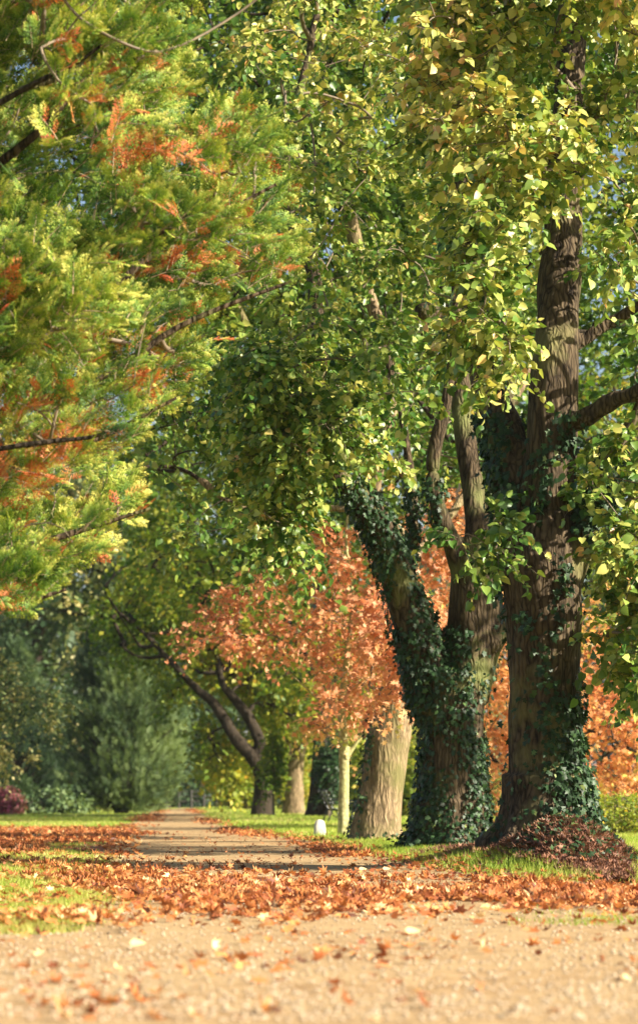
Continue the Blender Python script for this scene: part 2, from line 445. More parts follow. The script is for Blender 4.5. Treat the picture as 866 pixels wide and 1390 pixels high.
def twigs_leaves(pts, outd, tpl, ntw, nlf, tl, size, seed, tintf, droop=.35, updir=.4, r=.0035, wig=.8, nrm_out=.45):
    """short leafy twigs at every branch end"""
    q = np.random.default_rng(seed)
    n = len(pts) * ntw
    o = np.repeat(pts, ntw, 0) + q.normal(0, .05, (n, 3)) * tl
    d = unit(np.repeat(outd, ntw, 0) * .7 + q.normal(0, wig, (n, 3)) + np.array([0, 0, .05]))
    L = tl * q.uniform(.55, 1.25, n)
    t = np.linspace(0, 1, 4)
    path = o[:, None] + d[:, None] * (L[:, None] * t[None])[..., None]
    path[..., 2] -= droop * (L[:, None] * t[None] ** 2)
    tw = tubes(path, np.linspace(r, r * .4, 4)[None].repeat(n, 0), 3)
    tt = np.tile(np.linspace(.18, 1, nlf), n) + q.normal(0, .03, n * nlf)
    oo = np.repeat(o, nlf, 0); dd = np.repeat(d, nlf, 0); LL = np.repeat(L, nlf)
    pos = oo + dd * (LL * tt)[:, None]; pos[:, 2] -= droop * LL * tt ** 2
    side = unit(np.cross(dd, np.array([0, 0, 1.0])) + 1e-6) * np.where(np.arange(len(pos)) % 2, 1, -1)[:, None]
    ld = unit(dd * .5 + side * .7 + q.normal(0, .35, (len(pos), 3)) + np.array([0, 0, -.45]))
    pos = pos + ld * (size * .35) * q.uniform(.4, 1, (len(pos), 1))
    nn = unit(q.normal(0, .55, (len(pos), 3)) + np.array([0, 0, updir]) + np.repeat(np.repeat(outd, ntw, 0), nlf, 0) * nrm_out)
    sz = size * q.uniform(.42, 1.18, len(pos))
    tint = tintf(pos, q)
    return tw, place(tpl, pos, ld, nn, sz, tint, curl=q.normal(.1, .25, len(pos)))

def merge_trunk(name, limbs, mat, parent, voxel=.035, flare=None, sides=22, rough=.012):
    """all the heavy limbs fused into one woody surface"""
    parts = []
    for Pt, R in limbs:
        n = len(R)
        v, f, _ = tubes(Pt[None], R[None], sides)
        nv = len(v)
        v = np.vstack([v, Pt[0], Pt[-1]])
        caps = np.array([(nv, (s + 1) % sides, s, s) for s in range(sides)])
        b = (n - 1) * sides
        caps2 = np.array([(nv + 1, b + s, b + (s + 1) % sides, b + (s + 1) % sides) for s in range(sides)])
        parts.append((v, f, caps[:, :3], caps2[:, :3]))
    bm = bmesh.new()
    for v, f, c1, c2 in parts:
        vs = [bm.verts.new(tuple(x)) for x in v]
        for F_ in (f, c1, c2):
            for q in F_:
                try: bm.faces.new([vs[k] for k in q])
                except ValueError: pass
    me = bpy.data.meshes.new(name); bm.normal_update(); bmesh.ops.recalc_face_normals(bm, faces=bm.faces[:]); bm.to_mesh(me); bm.free()
    o = bpy.data.objects.new(name, me); C.objects.link(o)
    md = o.modifiers.new('r', 'REMESH'); md.mode = 'VOXEL'; md.voxel_size = voxel; md.use_smooth_shade = True
    sm = o.modifiers.new('s', 'SMOOTH'); sm.factor = .5; sm.iterations = 4
    dg = bpy.context.evaluated_depsgraph_get()
    me2 = bpy.data.meshes.new_from_object(o.evaluated_get(dg)); me2.name = name
    bpy.data.objects.remove(o); bpy.data.meshes.remove(me)
    n = len(me2.vertices); co = np.empty(n * 3, np.float32); me2.vertices.foreach_get('co', co); co = co.reshape(-1, 3).astype(float)
    no = np.empty(n * 3, np.float32); me2.vertices.foreach_get('normal', no); no = no.reshape(-1, 3).astype(float)
    d = (fbm(co * np.array([9, 9, 1.6]), 3, 2) - .5) * 2 * rough * 1.2 + (fbm(co * 1.7, 8, 2) - .5) * rough * 4
    co = co + no * d[:, None]
    me2.vertices.foreach_set('co', co.astype(np.float32).ravel()); me2.update(); me2.shade_smooth()
    ob = link(name, me2, mat, parent)
    return ob, co, no

def root_flare(cx, cy, r, z0, h, n=7, spread=1.7, seed=0):
    """buttress roots as tubes running down the foot of the trunk into the soil"""
    q = random.Random(seed); out = []
    for k in range(n):
        a = 2 * math.pi * (k + q.uniform(-.25, .25)) / n
        s = spread * q.uniform(.8, 1.15)
        rows = []
        for t in np.linspace(0, 1, 6):
            rr = r * (.55 + (s - .55) * t ** 2.2)
            rows.append((cx + math.cos(a) * rr, cy + math.sin(a) * rr, z0 + h * (1 - t) ** 1.2 - .12 * t, r * (.50 - .20 * t)))
        s_ = spline(rows, 4); out.append((s_[:, :3], s_[:, 3]))
    return out

def climb(co, no, n, seed, maskf, size, mat, parent, off=.02, name='ivy', tl=0.55):
    """ivy leaves lying on the bark where maskf allows"""
    q = np.random.default_rng(seed)
    w = np.clip(maskf(co, no), 0, None); w = w / w.sum()
    k = q.choice(len(co), n, p=w)
    nn = no[k]
    pos = co[k] + q.normal(0, .02, (n, 3)) + nn * (off + np.abs(q.normal(0, .03, (n, 1))))
    d = unit(np.array([0, 0, -1.]) + q.normal(0, .5, (n, 3)) + nn * .35)
    nr = unit(nn + q.normal(0, .35, (n, 3)))
    return mesh(name, [place(IVY, pos, d, nr, size * q.uniform(.55, 1.2, n), np.clip(q.normal(.4, .25, n), 0, 1), curl=q.normal(0, .2, n))], mat, parent)

def leafy(name_root, base, label, cat, group=None):
    o = empty(name_root, base); return tag(o, label, cat, group)

def tint_by(mean, amp, sc=.8, seed=3, jit=.17):
    def f(p, q):
        n = len(p)
        return np.clip(mean + (fbm(p * sc, seed, 2) - .5) * amp * 2 + q.normal(0, jit, n), 0, 1)
    return f

# ================================================================== TREE A: big lime on the leaf mound
A0 = 25.6
A = leafy('lime_tree', (*P(738, 1160, A0)[:2], 0.3), 'big twin-stemmed lime tree on the leafy mound at the right, ivy up its side', 'tree', 'old lime trees beside the path')
def a_(rows): return limb_px(rows)
A_l = [a_([(738, 1205, A0, 66), (738, 1150, A0, 56), (738, 1080, A0, 50), (737, 1000, A0, 47), (736, 900, A0, 49), (736, 820, A0, 54), (735, 760, A0, 56), (738, 700, A0, 46)]),
       a_([(740, 790, A0, 42), (744, 680, A0, 38), (748, 580, A0, 35), (752, 500, A0, 32), (757, 420, A0 + .2, 29), (762, 330, A0 + .4, 27), (768, 220, A0 + .6, 25), (774, 100, A0 + .9, 22), (780, -60, A0 + 1.2, 18), (770, -220, A0 + 1.4, 12)]),
       a_([(722, 800, A0, 40), (705, 690, A0 + .1, 33), (688, 600, A0 + .3, 27), (664, 530, A0 + .5, 22), (648, 470, A0 + .6, 18), (640, 380, A0 + .8, 15), (630, 270, A0 + 1, 13), (612, 180, A0 + 1.2, 9), (590, 60, A0 + 1.5, 7)]),
       a_([(760, 800, A0, 30), (785, 740, A0 - .1, 25), (806, 700, A0 - .2, 18), (822, 655, A0 - .2, 13), (835, 610, A0 - .3, 10), (862, 560, A0 - .4, 8), (900, 480, A0 - .6, 6)]),
       a_([(746, 580, A0, 18), (790, 568, A0 - .3, 14), (830, 545, A0 - .5, 14), (870, 530, A0 - .7, 13), (930, 490, A0 - 1, 9), (1000, 400, A0 - 1.2, 6)]),
       a_([(762, 480, A0 + .2, 12), (790, 462, A0 + .2, 9), (815, 445, A0 + .2, 8), (845, 428, A0 + .2, 6), (890, 400, A0, 4)]),
       a_([(770, 240, A0 + .6, 10), (735, 232, A0 + .2, 7), (700, 222, A0, 6), (672, 215, A0 - .3, 4), (640, 190, A0 - .4, 3)])]
ax, ay = P(738, 1160, A0)[:2]
A_l += root_flare(ax, ay, .40, .30, .62, 8, 1.65, 4)
ob, coA, noA = merge_trunk('trunk', A_l, M['bark_red'], A, .028, rough=.016)
nodesA = np.vstack([l[0][::2] for l in A_l[1:7]] + [A_l[0][0][-6:]])
nodesA = nodesA[nodesA[:, 2] > 3.0]
polyA_up = [(560, -170), (1010, -170), (1020, 300), (1000, 560), (930, 620), (890, 560), (840, 470), (830, 350), (780, 270), (700, 290), (640, 350), (600, 300), (575, 150)]
ptsA = np.vstack([
    sample(polyA_up, 23.2, 28.6, 300, 11, .545, 1.25),
    sample([(590, -80), (860, -80), (840, 120), (800, 270), (740, 290), (690, 300), (640, 260), (600, 150)], 23.2, 24.7, 85, 16, .46, 1.4),
    sample([(610, 330), (700, 300), (710, 380), (640, 420)], 23.3, 24.6, 14, 17, .4),
    sample([(610, 440), (690, 420), (700, 470), (680, 510), (650, 520), (620, 480)], 23.4, 24.6, 16, 12, .40),
    sample([(830, 590), (905, 560), (960, 700), (940, 850), (880, 930), (835, 830), (825, 760), (790, 690), (740, 680), (730, 640), (790, 640)], 23.6, 26.4, 92, 13, .50, 1.4),
    sample([(800, 830), (880, 820), (905, 900), (870, 960), (820, 900)], 24, 25.4, 16, 14, .3),
    sample([(615, 690), (690, 690), (690, 760), (620, 750)], 24.2, 24.9, 6, 15, .3)])
br, pts, od = grow(nodesA, ptsA, .0055, 3)
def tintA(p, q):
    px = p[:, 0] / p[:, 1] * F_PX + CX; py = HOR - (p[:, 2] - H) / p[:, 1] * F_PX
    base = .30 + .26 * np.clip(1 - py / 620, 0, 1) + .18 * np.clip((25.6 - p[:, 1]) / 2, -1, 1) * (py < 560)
    base = base + .14 * ((px > 790) & (py > 560))  # paler tint at lower right stands in for sun the upper crown blocks
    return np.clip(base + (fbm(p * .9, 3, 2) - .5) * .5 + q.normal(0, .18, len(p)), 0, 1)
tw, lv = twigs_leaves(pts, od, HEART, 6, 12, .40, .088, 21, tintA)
mesh('branch', [br, tw], M['twig'], A)
mesh('crown', [lv], M['lime_leaf'], A)
def ivyA(co, no):
    px = co[:, 0] / co[:, 1] * F_PX + CX; py = HOR - (co[:, 2] - H) / co[:, 1] * F_PX
    n = fbm(co * np.array([3, 3, 1.4]), 5, 2)
    side = np.clip((px - 715) / 60, .04, 1)
    w = side * np.clip((n - .42) * 8, 0, 1) * (py > 590) * (py < 1190)
    w += (py > 560) * (py < 850) * np.clip((n - .5) * 6, 0, 1) * .8
    return w * (px < 850) + 1e-6
climb(coA, noA, 6500, 5, ivyA, .075, M['ivy'], A)

# ================================================================== TREE B: forked ivy-clad lime
B0 = 33.0
B = leafy('lime_tree', (*P(612, 1150, B0)[:2], 0.1), 'forked lime tree wrapped in dark ivy from root to fork, left of the mound tree', 'tree', 'old lime trees beside the path')
B_l = [limb_px([(612, 1185, B0, 58), (612, 1145, B0, 52), (614, 1090, B0, 45), (615, 1020, B0, 42), (612, 960, B0, 45), (612, 915, B0, 50)]),
       limb_px([(590, 960, B0, 34), (572, 885, B0 - .1, 30), (552, 820, B0 - .2, 26), (530, 760, B0 - .4, 23), (508, 705, B0 - .6, 19), (482, 668, B0 - .8, 15), (452, 640, B0 - 1, 11), (425, 600, B0 - 1.2, 8), (405, 540, B0 - 1.4, 6)]),
       limb_px([(628, 950, B0, 36), (640, 880, B0, 36), (646, 820, B0, 36), (645, 770, B0, 32), (640, 730, B0, 22)]),
       limb_px([(634, 790, B0, 19), (616, 745, B0 - .1, 12), (598, 700, B0 - .2, 10), (587, 650, B0 - .2, 9), (592, 600, B0 - .2, 10), (606, 550, B0 - .2, 9), (614, 490, B0 - .1, 8), (620, 420, B0, 8), (612, 330, B0, 7), (590, 240, B0, 6), (560, 120, B0, 5)]),
       limb_px([(645, 790, B0, 24), (647, 720, B0 + .2, 17), (638, 640, B0 + .4, 14), (627, 560, B0 + .6, 13), (622, 480, B0 + .8, 12), (640, 380, B0 + 1, 11), (650, 250, B0 + 1.2, 8), (640, 100, B0 + 1.4, 6), (620, -80, B0 + 1.6, 4)]),
       limb_px([(655, 790, B0, 18), (675, 700, B0 + .3, 14), (685, 640, B0 + .5, 11), (690, 560, B0 + .8, 9), (700, 460, B0 + 1, 7)]),
       limb_px([(640, 930, B0, 18), (658, 890, B0 - .1, 15), (676, 862, B0 - .2, 13), (695, 830, B0, 10), (715, 800, B0 + .3, 8)]),
       limb_px([(545, 800, B0 - .3, 12), (560, 730, B0, 9), (558, 660, B0 + .2, 7), (545, 560, B0 + .4, 5), (520, 470, B0 + .5, 4)]),
       limb_px([(455, 640, B0 - 1, 10), (440, 540, B0 - .7, 9), (430, 430, B0 - .4, 9), (425, 370, B0 - .2, 10), (400, 320, B0, 9), (388, 260, B0, 6), (400, 160, B0 + .4, 5), (430, 20, B0 + .7, 4)]),
       limb_px([(560, 418, B0 - .3, 3), (575, 421, B0 - .3, 13), (588, 425, B0 - .1, 10), (612, 430, B0, 6)])]
bx, by = P(612, 1150, B0)[:2]
B_l += root_flare(bx, by, .44, .10, .55, 8, 1.45, 9)
ob, coB, noB = merge_trunk('trunk', B_l, M['bark'], B, .028, rough=.016)
nodesB = np.vstack([l[0][::2] for l in B_l[1:9]]); nodesB = nodesB[nodesB[:, 2] > 3.2]
ptsB = np.vstack([
    sample([(330, -170), (700, -170), (720, 120), (690, 400), (600, 470), (575, 560), (480, 560), (380, 470), (330, 200)], 29.3, 36.8, 330, 31, .545, 1.2),
    sample([(300, 480), (400, 450), (520, 520), (570, 600), (510, 640), (430, 600), (395, 660), (380, 760), (350, 700), (290, 560)], 29.6, 33.5, 105, 32, .48, 1.3),
    sample([(300, 500), (400, 470), (470, 540), (440, 620), (330, 600)], 29.2, 30.2, 26, 36, .45, 1.5),
    sample([(370, 560), (430, 590), (420, 660), (395, 770), (375, 740)], 30, 31, 30, 33, .2),
    sample([(560, 560), (700, 540), (700, 720), (560, 640)], 34.6, 36.5, 12, 35, .45)])
br, pts, od = grow(nodesB, ptsB, .0055, 4)
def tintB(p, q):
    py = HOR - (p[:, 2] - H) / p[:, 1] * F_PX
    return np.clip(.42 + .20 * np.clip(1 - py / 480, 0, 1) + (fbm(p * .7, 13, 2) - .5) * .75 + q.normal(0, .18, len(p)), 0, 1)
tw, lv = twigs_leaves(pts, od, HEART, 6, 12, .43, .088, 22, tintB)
mesh('branch', [br, tw], M['twig'], B)
mesh('crown', [lv], M['lime_leaf'], B)
def ivyB(co, no):
    px = co[:, 0] / co[:, 1] * F_PX + CX; py = HOR - (co[:, 2] - H) / co[:, 1] * F_PX
    n = fbm(co * np.array([2, 2, 1.2]), 15, 2)
    w = (py > 850) * np.clip((n - .2) * 5, 0, 1) * np.where((px > 640) & (py < 1000), .15, 1) * np.where((px < 640) | (py > 880), 1, .1)
    w += (py > 650) * (py <= 850) * (px < 600) * np.clip((n - .3) * 6, 0, 1)
    return w + 1e-6
climb(coB, noB, 12000, 6, ivyB, .072, M['ivy'], B, off=.006)

# ================================================================== TREE C: pale clean trunk
C0 = 40.0
Ct = leafy('lime_tree', (*P(512, 1143, C0)[:2], 0), 'lime tree with a stout pale sunlit bare trunk leaning right, just behind the young tree', 'tree', 'old lime trees beside the path')
C_l = [limb_px([(508, 1165, C0, 38), (510, 1130, C0, 35), (516, 1080, C0, 31), (524, 1020, C0, 30), (536, 965, C0, 28), (546, 900, C0, 20), (546, 840, C0 + .3, 14), (530, 760, C0 + .5, 10), (508, 680, C0 + .8, 8), (530, 520, C0 + 1, 11), (490, 360, C0 + 1, 9), (450, 180, C0 + 1, 7), (430, 0, C0 + 1, 5)]),
       limb_px([(568, 760, C0 + .4, 8), (520, 700, C0 + .5, 7), (450, 690, C0 + .6, 6), (390, 690, C0 + .8, 5), (330, 690, C0 + 1, 5), (270, 650, C0 + 1.3, 4)]),
       limb_px([(558, 650, C0 + .8, 8), (450, 560, C0 + 1.2, 8), (350, 470, C0 + 1.5, 6), (300, 340, C0 + 1.8, 5), (260, 180, C0 + 2, 4)]),
       limb_px([(535, 840, C0 + .2, 7), (560, 760, C0 + 1, 6), (625, 680, C0 + 2, 6), (690, 560, C0 + 3, 5), (760, 420, C0 + 4, 5)])]
cx_, cy_ = P(512, 1143, C0)[:2]
C_l += root_flare(cx_, cy_, .36, .02, .36, 7, 1.5, 12)
ob, coC, noC = merge_trunk('trunk', C_l, M['bark_pale'], Ct, .03, rough=.014)
nodesC = np.vstack([l[0][::2] for l in C_l[:4]]); nodesC = nodesC[nodesC[:, 2] > 3.4]
ptsC = np.vstack([
    sample([(150, -200), (560, -200), (600, 300), (560, 640), (440, 780), (300, 770), (220, 700), (150, 520), (110, 200)], 37.5, 47, 640, 41, .51, .8),
    sample([(560, -200), (980, -200), (980, 500), (900, 760), (760, 700), (600, 640)], 41, 48, 300, 42, .52, .8)])
br, pts, od = grow(nodesC, ptsC, .007, 5)
tw, lv = twigs_leaves(pts, od, HEART, 7, 11, .6, .115, 23, tint_by(.42, .55, .5, 23))
mesh('branch', [br, tw], M['bark_dark'], Ct)
mesh('crown', [lv], M['dark_leaf'], Ct)
def ivyC(co, no):
    px = co[:, 0] / co[:, 1] * F_PX + CX; py = HOR - (co[:, 2] - H) / co[:, 1] * F_PX
    cxp = np.interp(py, [960, 1140], [533, 510])
    return (px < cxp - 18) * (py > 960) * np.clip((fbm(co * 2, 4, 2) - .3) * 4, 0, 1) + (py > 1130) * .3 + 1e-7
climb(coC, noC, 700, 7, ivyC, .07, M['ivy'], Ct)

# ================================================================== TREE D: young tree with red autumn leaves
D0 = 44.0
D = leafy('maple_tree', (*P(466, 1140, D0)[:2], 0), 'young tree with a thin smooth yellowish trunk and salmon red autumn leaves', 'tree')
D_l = [limb_px([(466, 1150, D0, 8.5), (466, 1110, D0, 7.5), (467, 1050, D0, 7), (466, 1010, D0, 7), (464, 960, D0, 5.5), (470, 900, D0, 4.5), (478, 820, D0, 3.6), (470, 740, D0, 2.6), (472, 690, D0, 1.8)]),
       limb_px([(470, 1030, D0, 3.2), (484, 1008, D0, 2.8), (500, 988, D0, 2.4), (530, 950, D0, 2), (570, 900, D0, 1.6), (600, 850, D0, 1.3)]),
       limb_px([(464, 1000, D0, 2.6), (440, 960, D0, 2), (400, 920, D0, 1.6), (350, 880, D0, 1.2), (300, 840, D0, 1)]),
       limb_px([(468, 920, D0, 2.2), (420, 850, D0 + .4, 1.7), (380, 780, D0 + .8, 1.3), (350, 740, D0 + 1, 1)]),
       limb_px([(475, 860, D0, 2), (520, 800, D0 - .4, 1.7), (570, 750, D0 - .5, 1.2), (600, 720, D0 - .5, 1)])]
ob, _, _ = merge_trunk('trunk', D_l, M['bark_smooth'], D, .022, sides=14, rough=.003)
nodesD = np.vstack([l[0][::2] for l in D_l]); nodesD = nodesD[nodesD[:, 2] > 1.7]
ptsD = np.vstack([
    sample([(400, 860), (440, 820), (560, 790), (600, 850), (560, 930), (545, 965), (480, 985), (440, 960), (425, 900)], 42.3, 45.6, 100, 51, .46, 1.4),
    sample([(490, 830), (560, 790), (600, 850), (580, 930), (556, 962), (500, 968), (480, 900)], 36.8, 38.8, 60, 55, .40, 1.6),
    sample([(245, 850), (330, 790), (400, 700), (500, 690), (560, 740), (560, 800), (440, 840), (400, 880), (300, 880)], 42.5, 46.0, 80, 52, .54, 1.3),
    sample([(560, 690), (640, 660), (640, 860), (600, 930), (560, 900)], 43, 46.0, 36, 53, .48, 1.2),
    sample([(420, 985), (470, 965), (520, 985), (500, 1010), (470, 1000), (440, 1010)], 43.4, 44.6, 10, 54, .2)])
br, pts, od = grow(nodesD, ptsD, .004, 6)
def tintD(p, q):
    py = HOR - (p[:, 2] - H) / p[:, 1] * F_PX
    return np.clip(.42 + .5 * np.clip((py - 965) / 40, 0, .9) + (fbm(p * 1.2, 33, 2) - .5) * .6 + q.normal(0, .18, len(p)), 0, 1)
tw, lv = twigs_leaves(pts, od, LOBED, 6, 9, .42, .11, 24, tintD, wig=.9)
mesh('branch', [br, tw], M['twig'], D)
mesh('crown', [lv], M['red_leaf'], D)

# ================================================================== orange trees behind the big limes
def simple_tree(root, label, cat, group, trunk_rows, polys, leafm, barkm, tpl, size, ntw, nlf, tl, tintf, seed, r0=.008, minz=1.5, vox=None, extra=(), nm='trunk'):
    base = P(trunk_rows[0][0], trunk_rows[0][1], trunk_rows[0][2])
    t = leafy(root, (base[0], base[1], 0), label, cat, group)
    L = [limb_px(trunk_rows)] + [limb_px(e) for e in extra]
    if vox: merge_trunk(nm, L, barkm, t, vox, sides=14, rough=.02)
    else: mesh(nm, [tubes(a[None], b[None], 12) for a, b in L], barkm, t)
    nd = np.vstack([l[0][::2] for l in L]); nd = nd[nd[:, 2] > minz]
    pp = np.vstack([sample(*q) for q in polys])
    br, pts, od = grow(nd, pp, r0, seed)
    tw, lv = twigs_leaves(pts, od, tpl, ntw, nlf, tl, size, seed + 50, tintf, r=r0 * .6)
    mesh('branch', [br, tw], M['bark_dark'], t)
    mesh('crown', [lv], leafm, t)
    return t

simple_tree('lime_tree', 'tall yellow-green tree filling the background behind the big limes at upper right', 'tree', None,
            [(1010, 1120, 72, 18), (1005, 1000, 72, 15), (990, 800, 72, 13), (960, 600, 72, 10), (930, 400, 72, 8), (900, 100, 72, 5)],
            [([(540, -220), (1080, -220), (1080, 800), (860, 840), (700, 790), (600, 700), (540, 300)], 70, 80, 760, 65, .42, .35)],
            M['gold_leaf'], M['bark_dark'], SMALL, .22, 7, 10, 1.1, tint_by(.42, .55, .3, 65), 65, .012, 3.2, vox=.07)
simple_tree('lime_tree', 'slender unseen lime added on the lawn at the right, out of view, to shade the forked trunk', 'tree', None,  # added tree out of view; its crown keeps sun off the forked trunk
            [(1560, 1150, 30, 12), (1560, 1000, 30, 10), (1550, 700, 30, 9), (1540, 450, 30, 6), (1540, 250, 30, 4)],
            [([(1330, 400), (1400, 200), (1560, 20), (1700, 200), (1750, 400), (1560, 450)], 28.2, 32.5, 150, 66, .38, .9)],
            M['lime_leaf'], M['bark'], HEART, .1, 6, 10, .5, tint_by(.42, .55, .8, 66), 66, .007, 4.2)
simple_tree('maple_tree', 'low orange and gold maple glowing between and behind the two ivy-clad lime trunks', 'tree', 'orange maples behind the limes',
            [(690, 1125, 58, 7), (695, 1050, 58, 6), (700, 950, 58, 4.5), (710, 870, 58, 3), (715, 800, 58, 2)],
            [([(560, 880), (620, 800), (740, 780), (800, 860), (790, 980), (740, 1060), (700, 1095), (655, 1095), (640, 1010), (600, 980)], 55, 61, 170, 61, .46, 1.1)],
            M['orange_leaf'], M['bark_dark'], LOBED, .135, 6, 9, .6, tint_by(.52, .55, .7, 61), 61, .006, .4,
            extra=[[(695, 1060, 58, 4), (670, 1030, 58, 3), (655, 1005, 58, 2.4), (630, 960, 58, 1.6)]])
simple_tree('maple_tree', 'orange maple at the right edge behind the mound tree, over the yellow-green bush', 'tree', 'orange maples behind the limes',
            [(900, 1125, 54, 8), (895, 1050, 54, 6), (885, 950, 54, 4.5), (880, 860, 54, 3), (870, 780, 54, 2)],
            [([(760, 900), (800, 820), (900, 760), (1000, 800), (1010, 980), (980, 1080), (866, 1090), (800, 1085), (770, 1000)], 51, 58, 210, 62, .47, 1.1)],
            M['orange_leaf'], M['bark_dark'], LOBED, .135, 6, 9, .6, tint_by(.42, .55, .7, 62), 62, .006, .4,
            extra=[[(893, 1040, 54, 4), (860, 1020, 54, 3), (820, 1000, 54, 2.2), (785, 985, 54, 1.4)], [(888, 960, 54, 3), (850, 930, 54, 2.4), (815, 905, 54, 1.4)]])

simple_tree('lime_tree', 'tall green tree behind the forked ivy lime, only its upper crown showing', 'tree', None,
            [(628, 1128, 60, 18), (628, 1000, 60, 16), (634, 800, 60, 13), (600, 600, 60, 10), (540, 400, 60, 8), (480, 150, 60, 6), (450, -60, 60, 3)],
            [([(-60, -220), (720, -220), (720, 480), (600, 620), (420, 600), (250, 640), (120, 560), (-60, 420)], 55, 65, 680, 67, .43, .4)],
            M['dark_leaf'], M['bark_dark'], HEART, .17, 7, 10, .9, tint_by(.42, .55, .3, 67), 67, .01, 3.2, vox=.06,
            extra=[[(600, 600, 60, 8), (480, 500, 60, 7), (330, 380, 60, 5), (180, 280, 60, 4), (60, 180, 60, 3)]])

# ================================================================== the row going away
E0, F0, G0 = 92.0, 104.0, 98.0
E = simple_tree('lime_tree', 'dark ivy-covered trunk behind the bench, fourth lime along the row', 'tree', 'old lime trees beside the path',
            [(430, 1112, E0, 19), (432, 1095, E0, 16), (434, 1060, E0, 13.5), (436, 1010, E0, 12.5), (436, 960, E0, 11), (440, 880, E0, 8), (430, 760, E0, 6), (420, 640, E0, 4)],
            [([(400, 960), (340, 860), (190, 780), (190, 520), (300, 500), (480, 500), (700, 560), (720, 760), (600, 900), (480, 930)], 84, 96, 380, 71, .44, .35)],
            M['gold_leaf'], M['bark_dark'], SMALL, .26, 7, 10, 1.3, tint_by(.30, .6, .3, 71), 71, .015, 3.2, vox=.07,
            extra=[[(436, 980, E0, 8), (470, 900, E0, 6), (520, 820, E0, 4), (580, 740, E0, 3)], [(436, 940, E0, 6), (400, 860, E0, 5), (350, 780, E0, 3)]])
Ft = simple_tree('lime_tree', 'pale low-forked lime trunk between the black forked trunk and the ivy trunk', 'tree', 'old lime trees beside the path',
            [(398, 1108, F0, 17), (399, 1090, F0, 14.5), (400, 1060, F0, 12.5), (401, 1040, F0, 12), (408, 1015, F0, 9), (416, 990, F0, 7.5), (428, 950, F0, 5), (440, 880, F0, 3)],
            [([(345, 960), (370, 880), (440, 840), (520, 860), (520, 960), (470, 985), (400, 985)], 100, 108, 170, 72, .42, .5)],
            M['gold_leaf'], M['bark_pale'], SMALL, .24, 7, 10, 1.1, tint_by(.50, .5, .3, 72), 72, .013, 3.4, vox=.06,
            extra=[[(397, 1050, F0, 8), (393, 1020, F0, 6.5), (388, 990, F0, 5), (384, 950, F0, 3.5)]])
G = simple_tree('lime_tree', 'black trunk forking into two long curved limbs that lean left over the path', 'tree', 'old lime trees beside the path',
            [(356, 1108, G0, 17), (357, 1090, G0, 13.5), (358, 1065, G0, 12), (354, 1045, G0, 12), (338, 1022, G0, 9.5), (318, 1000, G0, 8.5), (304, 975, G0, 8), (288, 952, G0, 7), (268, 936, G0, 6), (245, 912, G0, 5), (225, 890, G0, 4.5), (205, 868, G0, 3.5), (185, 850, G0, 3)],
            [([(255, 900), (300, 850), (400, 830), (440, 880), (430, 950), (380, 985), (330, 930), (280, 920)], 98.6, 106, 240, 73, .42, .5),
             ([(130, 830), (180, 760), (300, 740), (400, 780), (400, 850), (300, 880), (240, 960), (215, 930), (160, 880)], 98.4, 106, 230, 74, .44, .5),
             ([(262, 960), (300, 985), (330, 1040), (320, 1060), (270, 1030)], 99, 103, 40, 77, .42, .5)],
            M['gold_leaf'], M['bark_dark'], SMALL, .24, 7, 10, 1.1, tint_by(.52, .55, .3, 73), 73, .013, 3.2, vox=.06,
            extra=[[(358, 1060, G0, 9), (356, 1030, G0, 9), (350, 1000, G0, 8), (335, 970, G0, 7.5), (315, 945, G0, 6.5), (303, 930, G0, 5), (295, 900, G0, 4)],
                   [(225, 890, G0, 3.5), (200, 893, G0, 3), (180, 888, G0, 2.6), (165, 876, G0, 2), (152, 868, G0, 1.4)],
                   [(212, 875, G0, 3), (190, 876, G0, 2.4), (160, 830, G0, 2), (140, 800, G0, 1.4)]])
# ivy bushed on trunk E
q = np.random.default_rng(81)
def shrub(name, label, cat, c, rad, n, leafm, size, tintf, seed, thr=.40, group=None, ntw=6, nlf=9, tl=.5, sc=.7, stems=5, tpl=SMALL):
    c = np.array(c); t = leafy(name, (c[0], c[1], 0), label, cat, group)
    base = np.array([c[0], c[1], 0.0]); qq = np.random.default_rng(seed)
    st = []
    for k in range(stems):
        a = qq.uniform(0, 6.28); e = c + np.array([math.cos(a) * rad[0] * .5, math.sin(a) * rad[1] * .5, rad[2] * .2])
        w = np.linspace(0, 1, 7)[:, None]; st.append(base + (e - base) * w + np.array([0, 0, .3]) * np.sin(w * 3.1) + qq.normal(0, .03, (7, 3)))
        st[-1][0, 2] = -.05
    pp = ellipsoid(c, rad, n, seed, thr, sc)
    br, pts, od = grow(np.vstack(st), pp, .006, seed)
    tw, lv = twigs_leaves(pts, od, tpl, ntw, nlf, tl, size, seed + 1, tintf)
    mesh('stem', [tubes(np.array(st), np.linspace(.04, .02, 7)[None].repeat(stems, 0), 6), br, tw], M['twig'], t)
    mesh('foliage', [lv], leafm, t)
    return t
def pxc(px, py, Y, rx, rz, ry):
    return P(px, py, Y), (rx / F_PX * Y, ry, rz / F_PX * Y)
c, r = pxc(322, 1055, 150, 36, 46, 4)
shrub('shrub', 'rounded yellow-green shrub at the far path edge, left of the black forked trunk', 'shrub', c, r, 200, M['gold_leaf'], .24, tint_by(.60, .5, .4, 91), 91, .34, tl=.8)
c, r = pxc(560, 1045, 92, 52, 62, 3)
shrub('shrub', 'tall yellow-green shrub seen between the pale trunk and the ivy fork', 'shrub', c, r, 260, M['gold_leaf'], .18, tint_by(.52, .4, .5, 92), 92, .34, tl=.6)
c, r = pxc(496, 1035, 112, 36, 72, 3)
shrub('shrub', 'yellow-green shrub showing as a strip between the thin yellowish trunk and the pale stout trunk', 'shrub', c, r, 220, M['gold_leaf'], .2, tint_by(.5, .4, .5, 88), 88, .3, tl=.7)
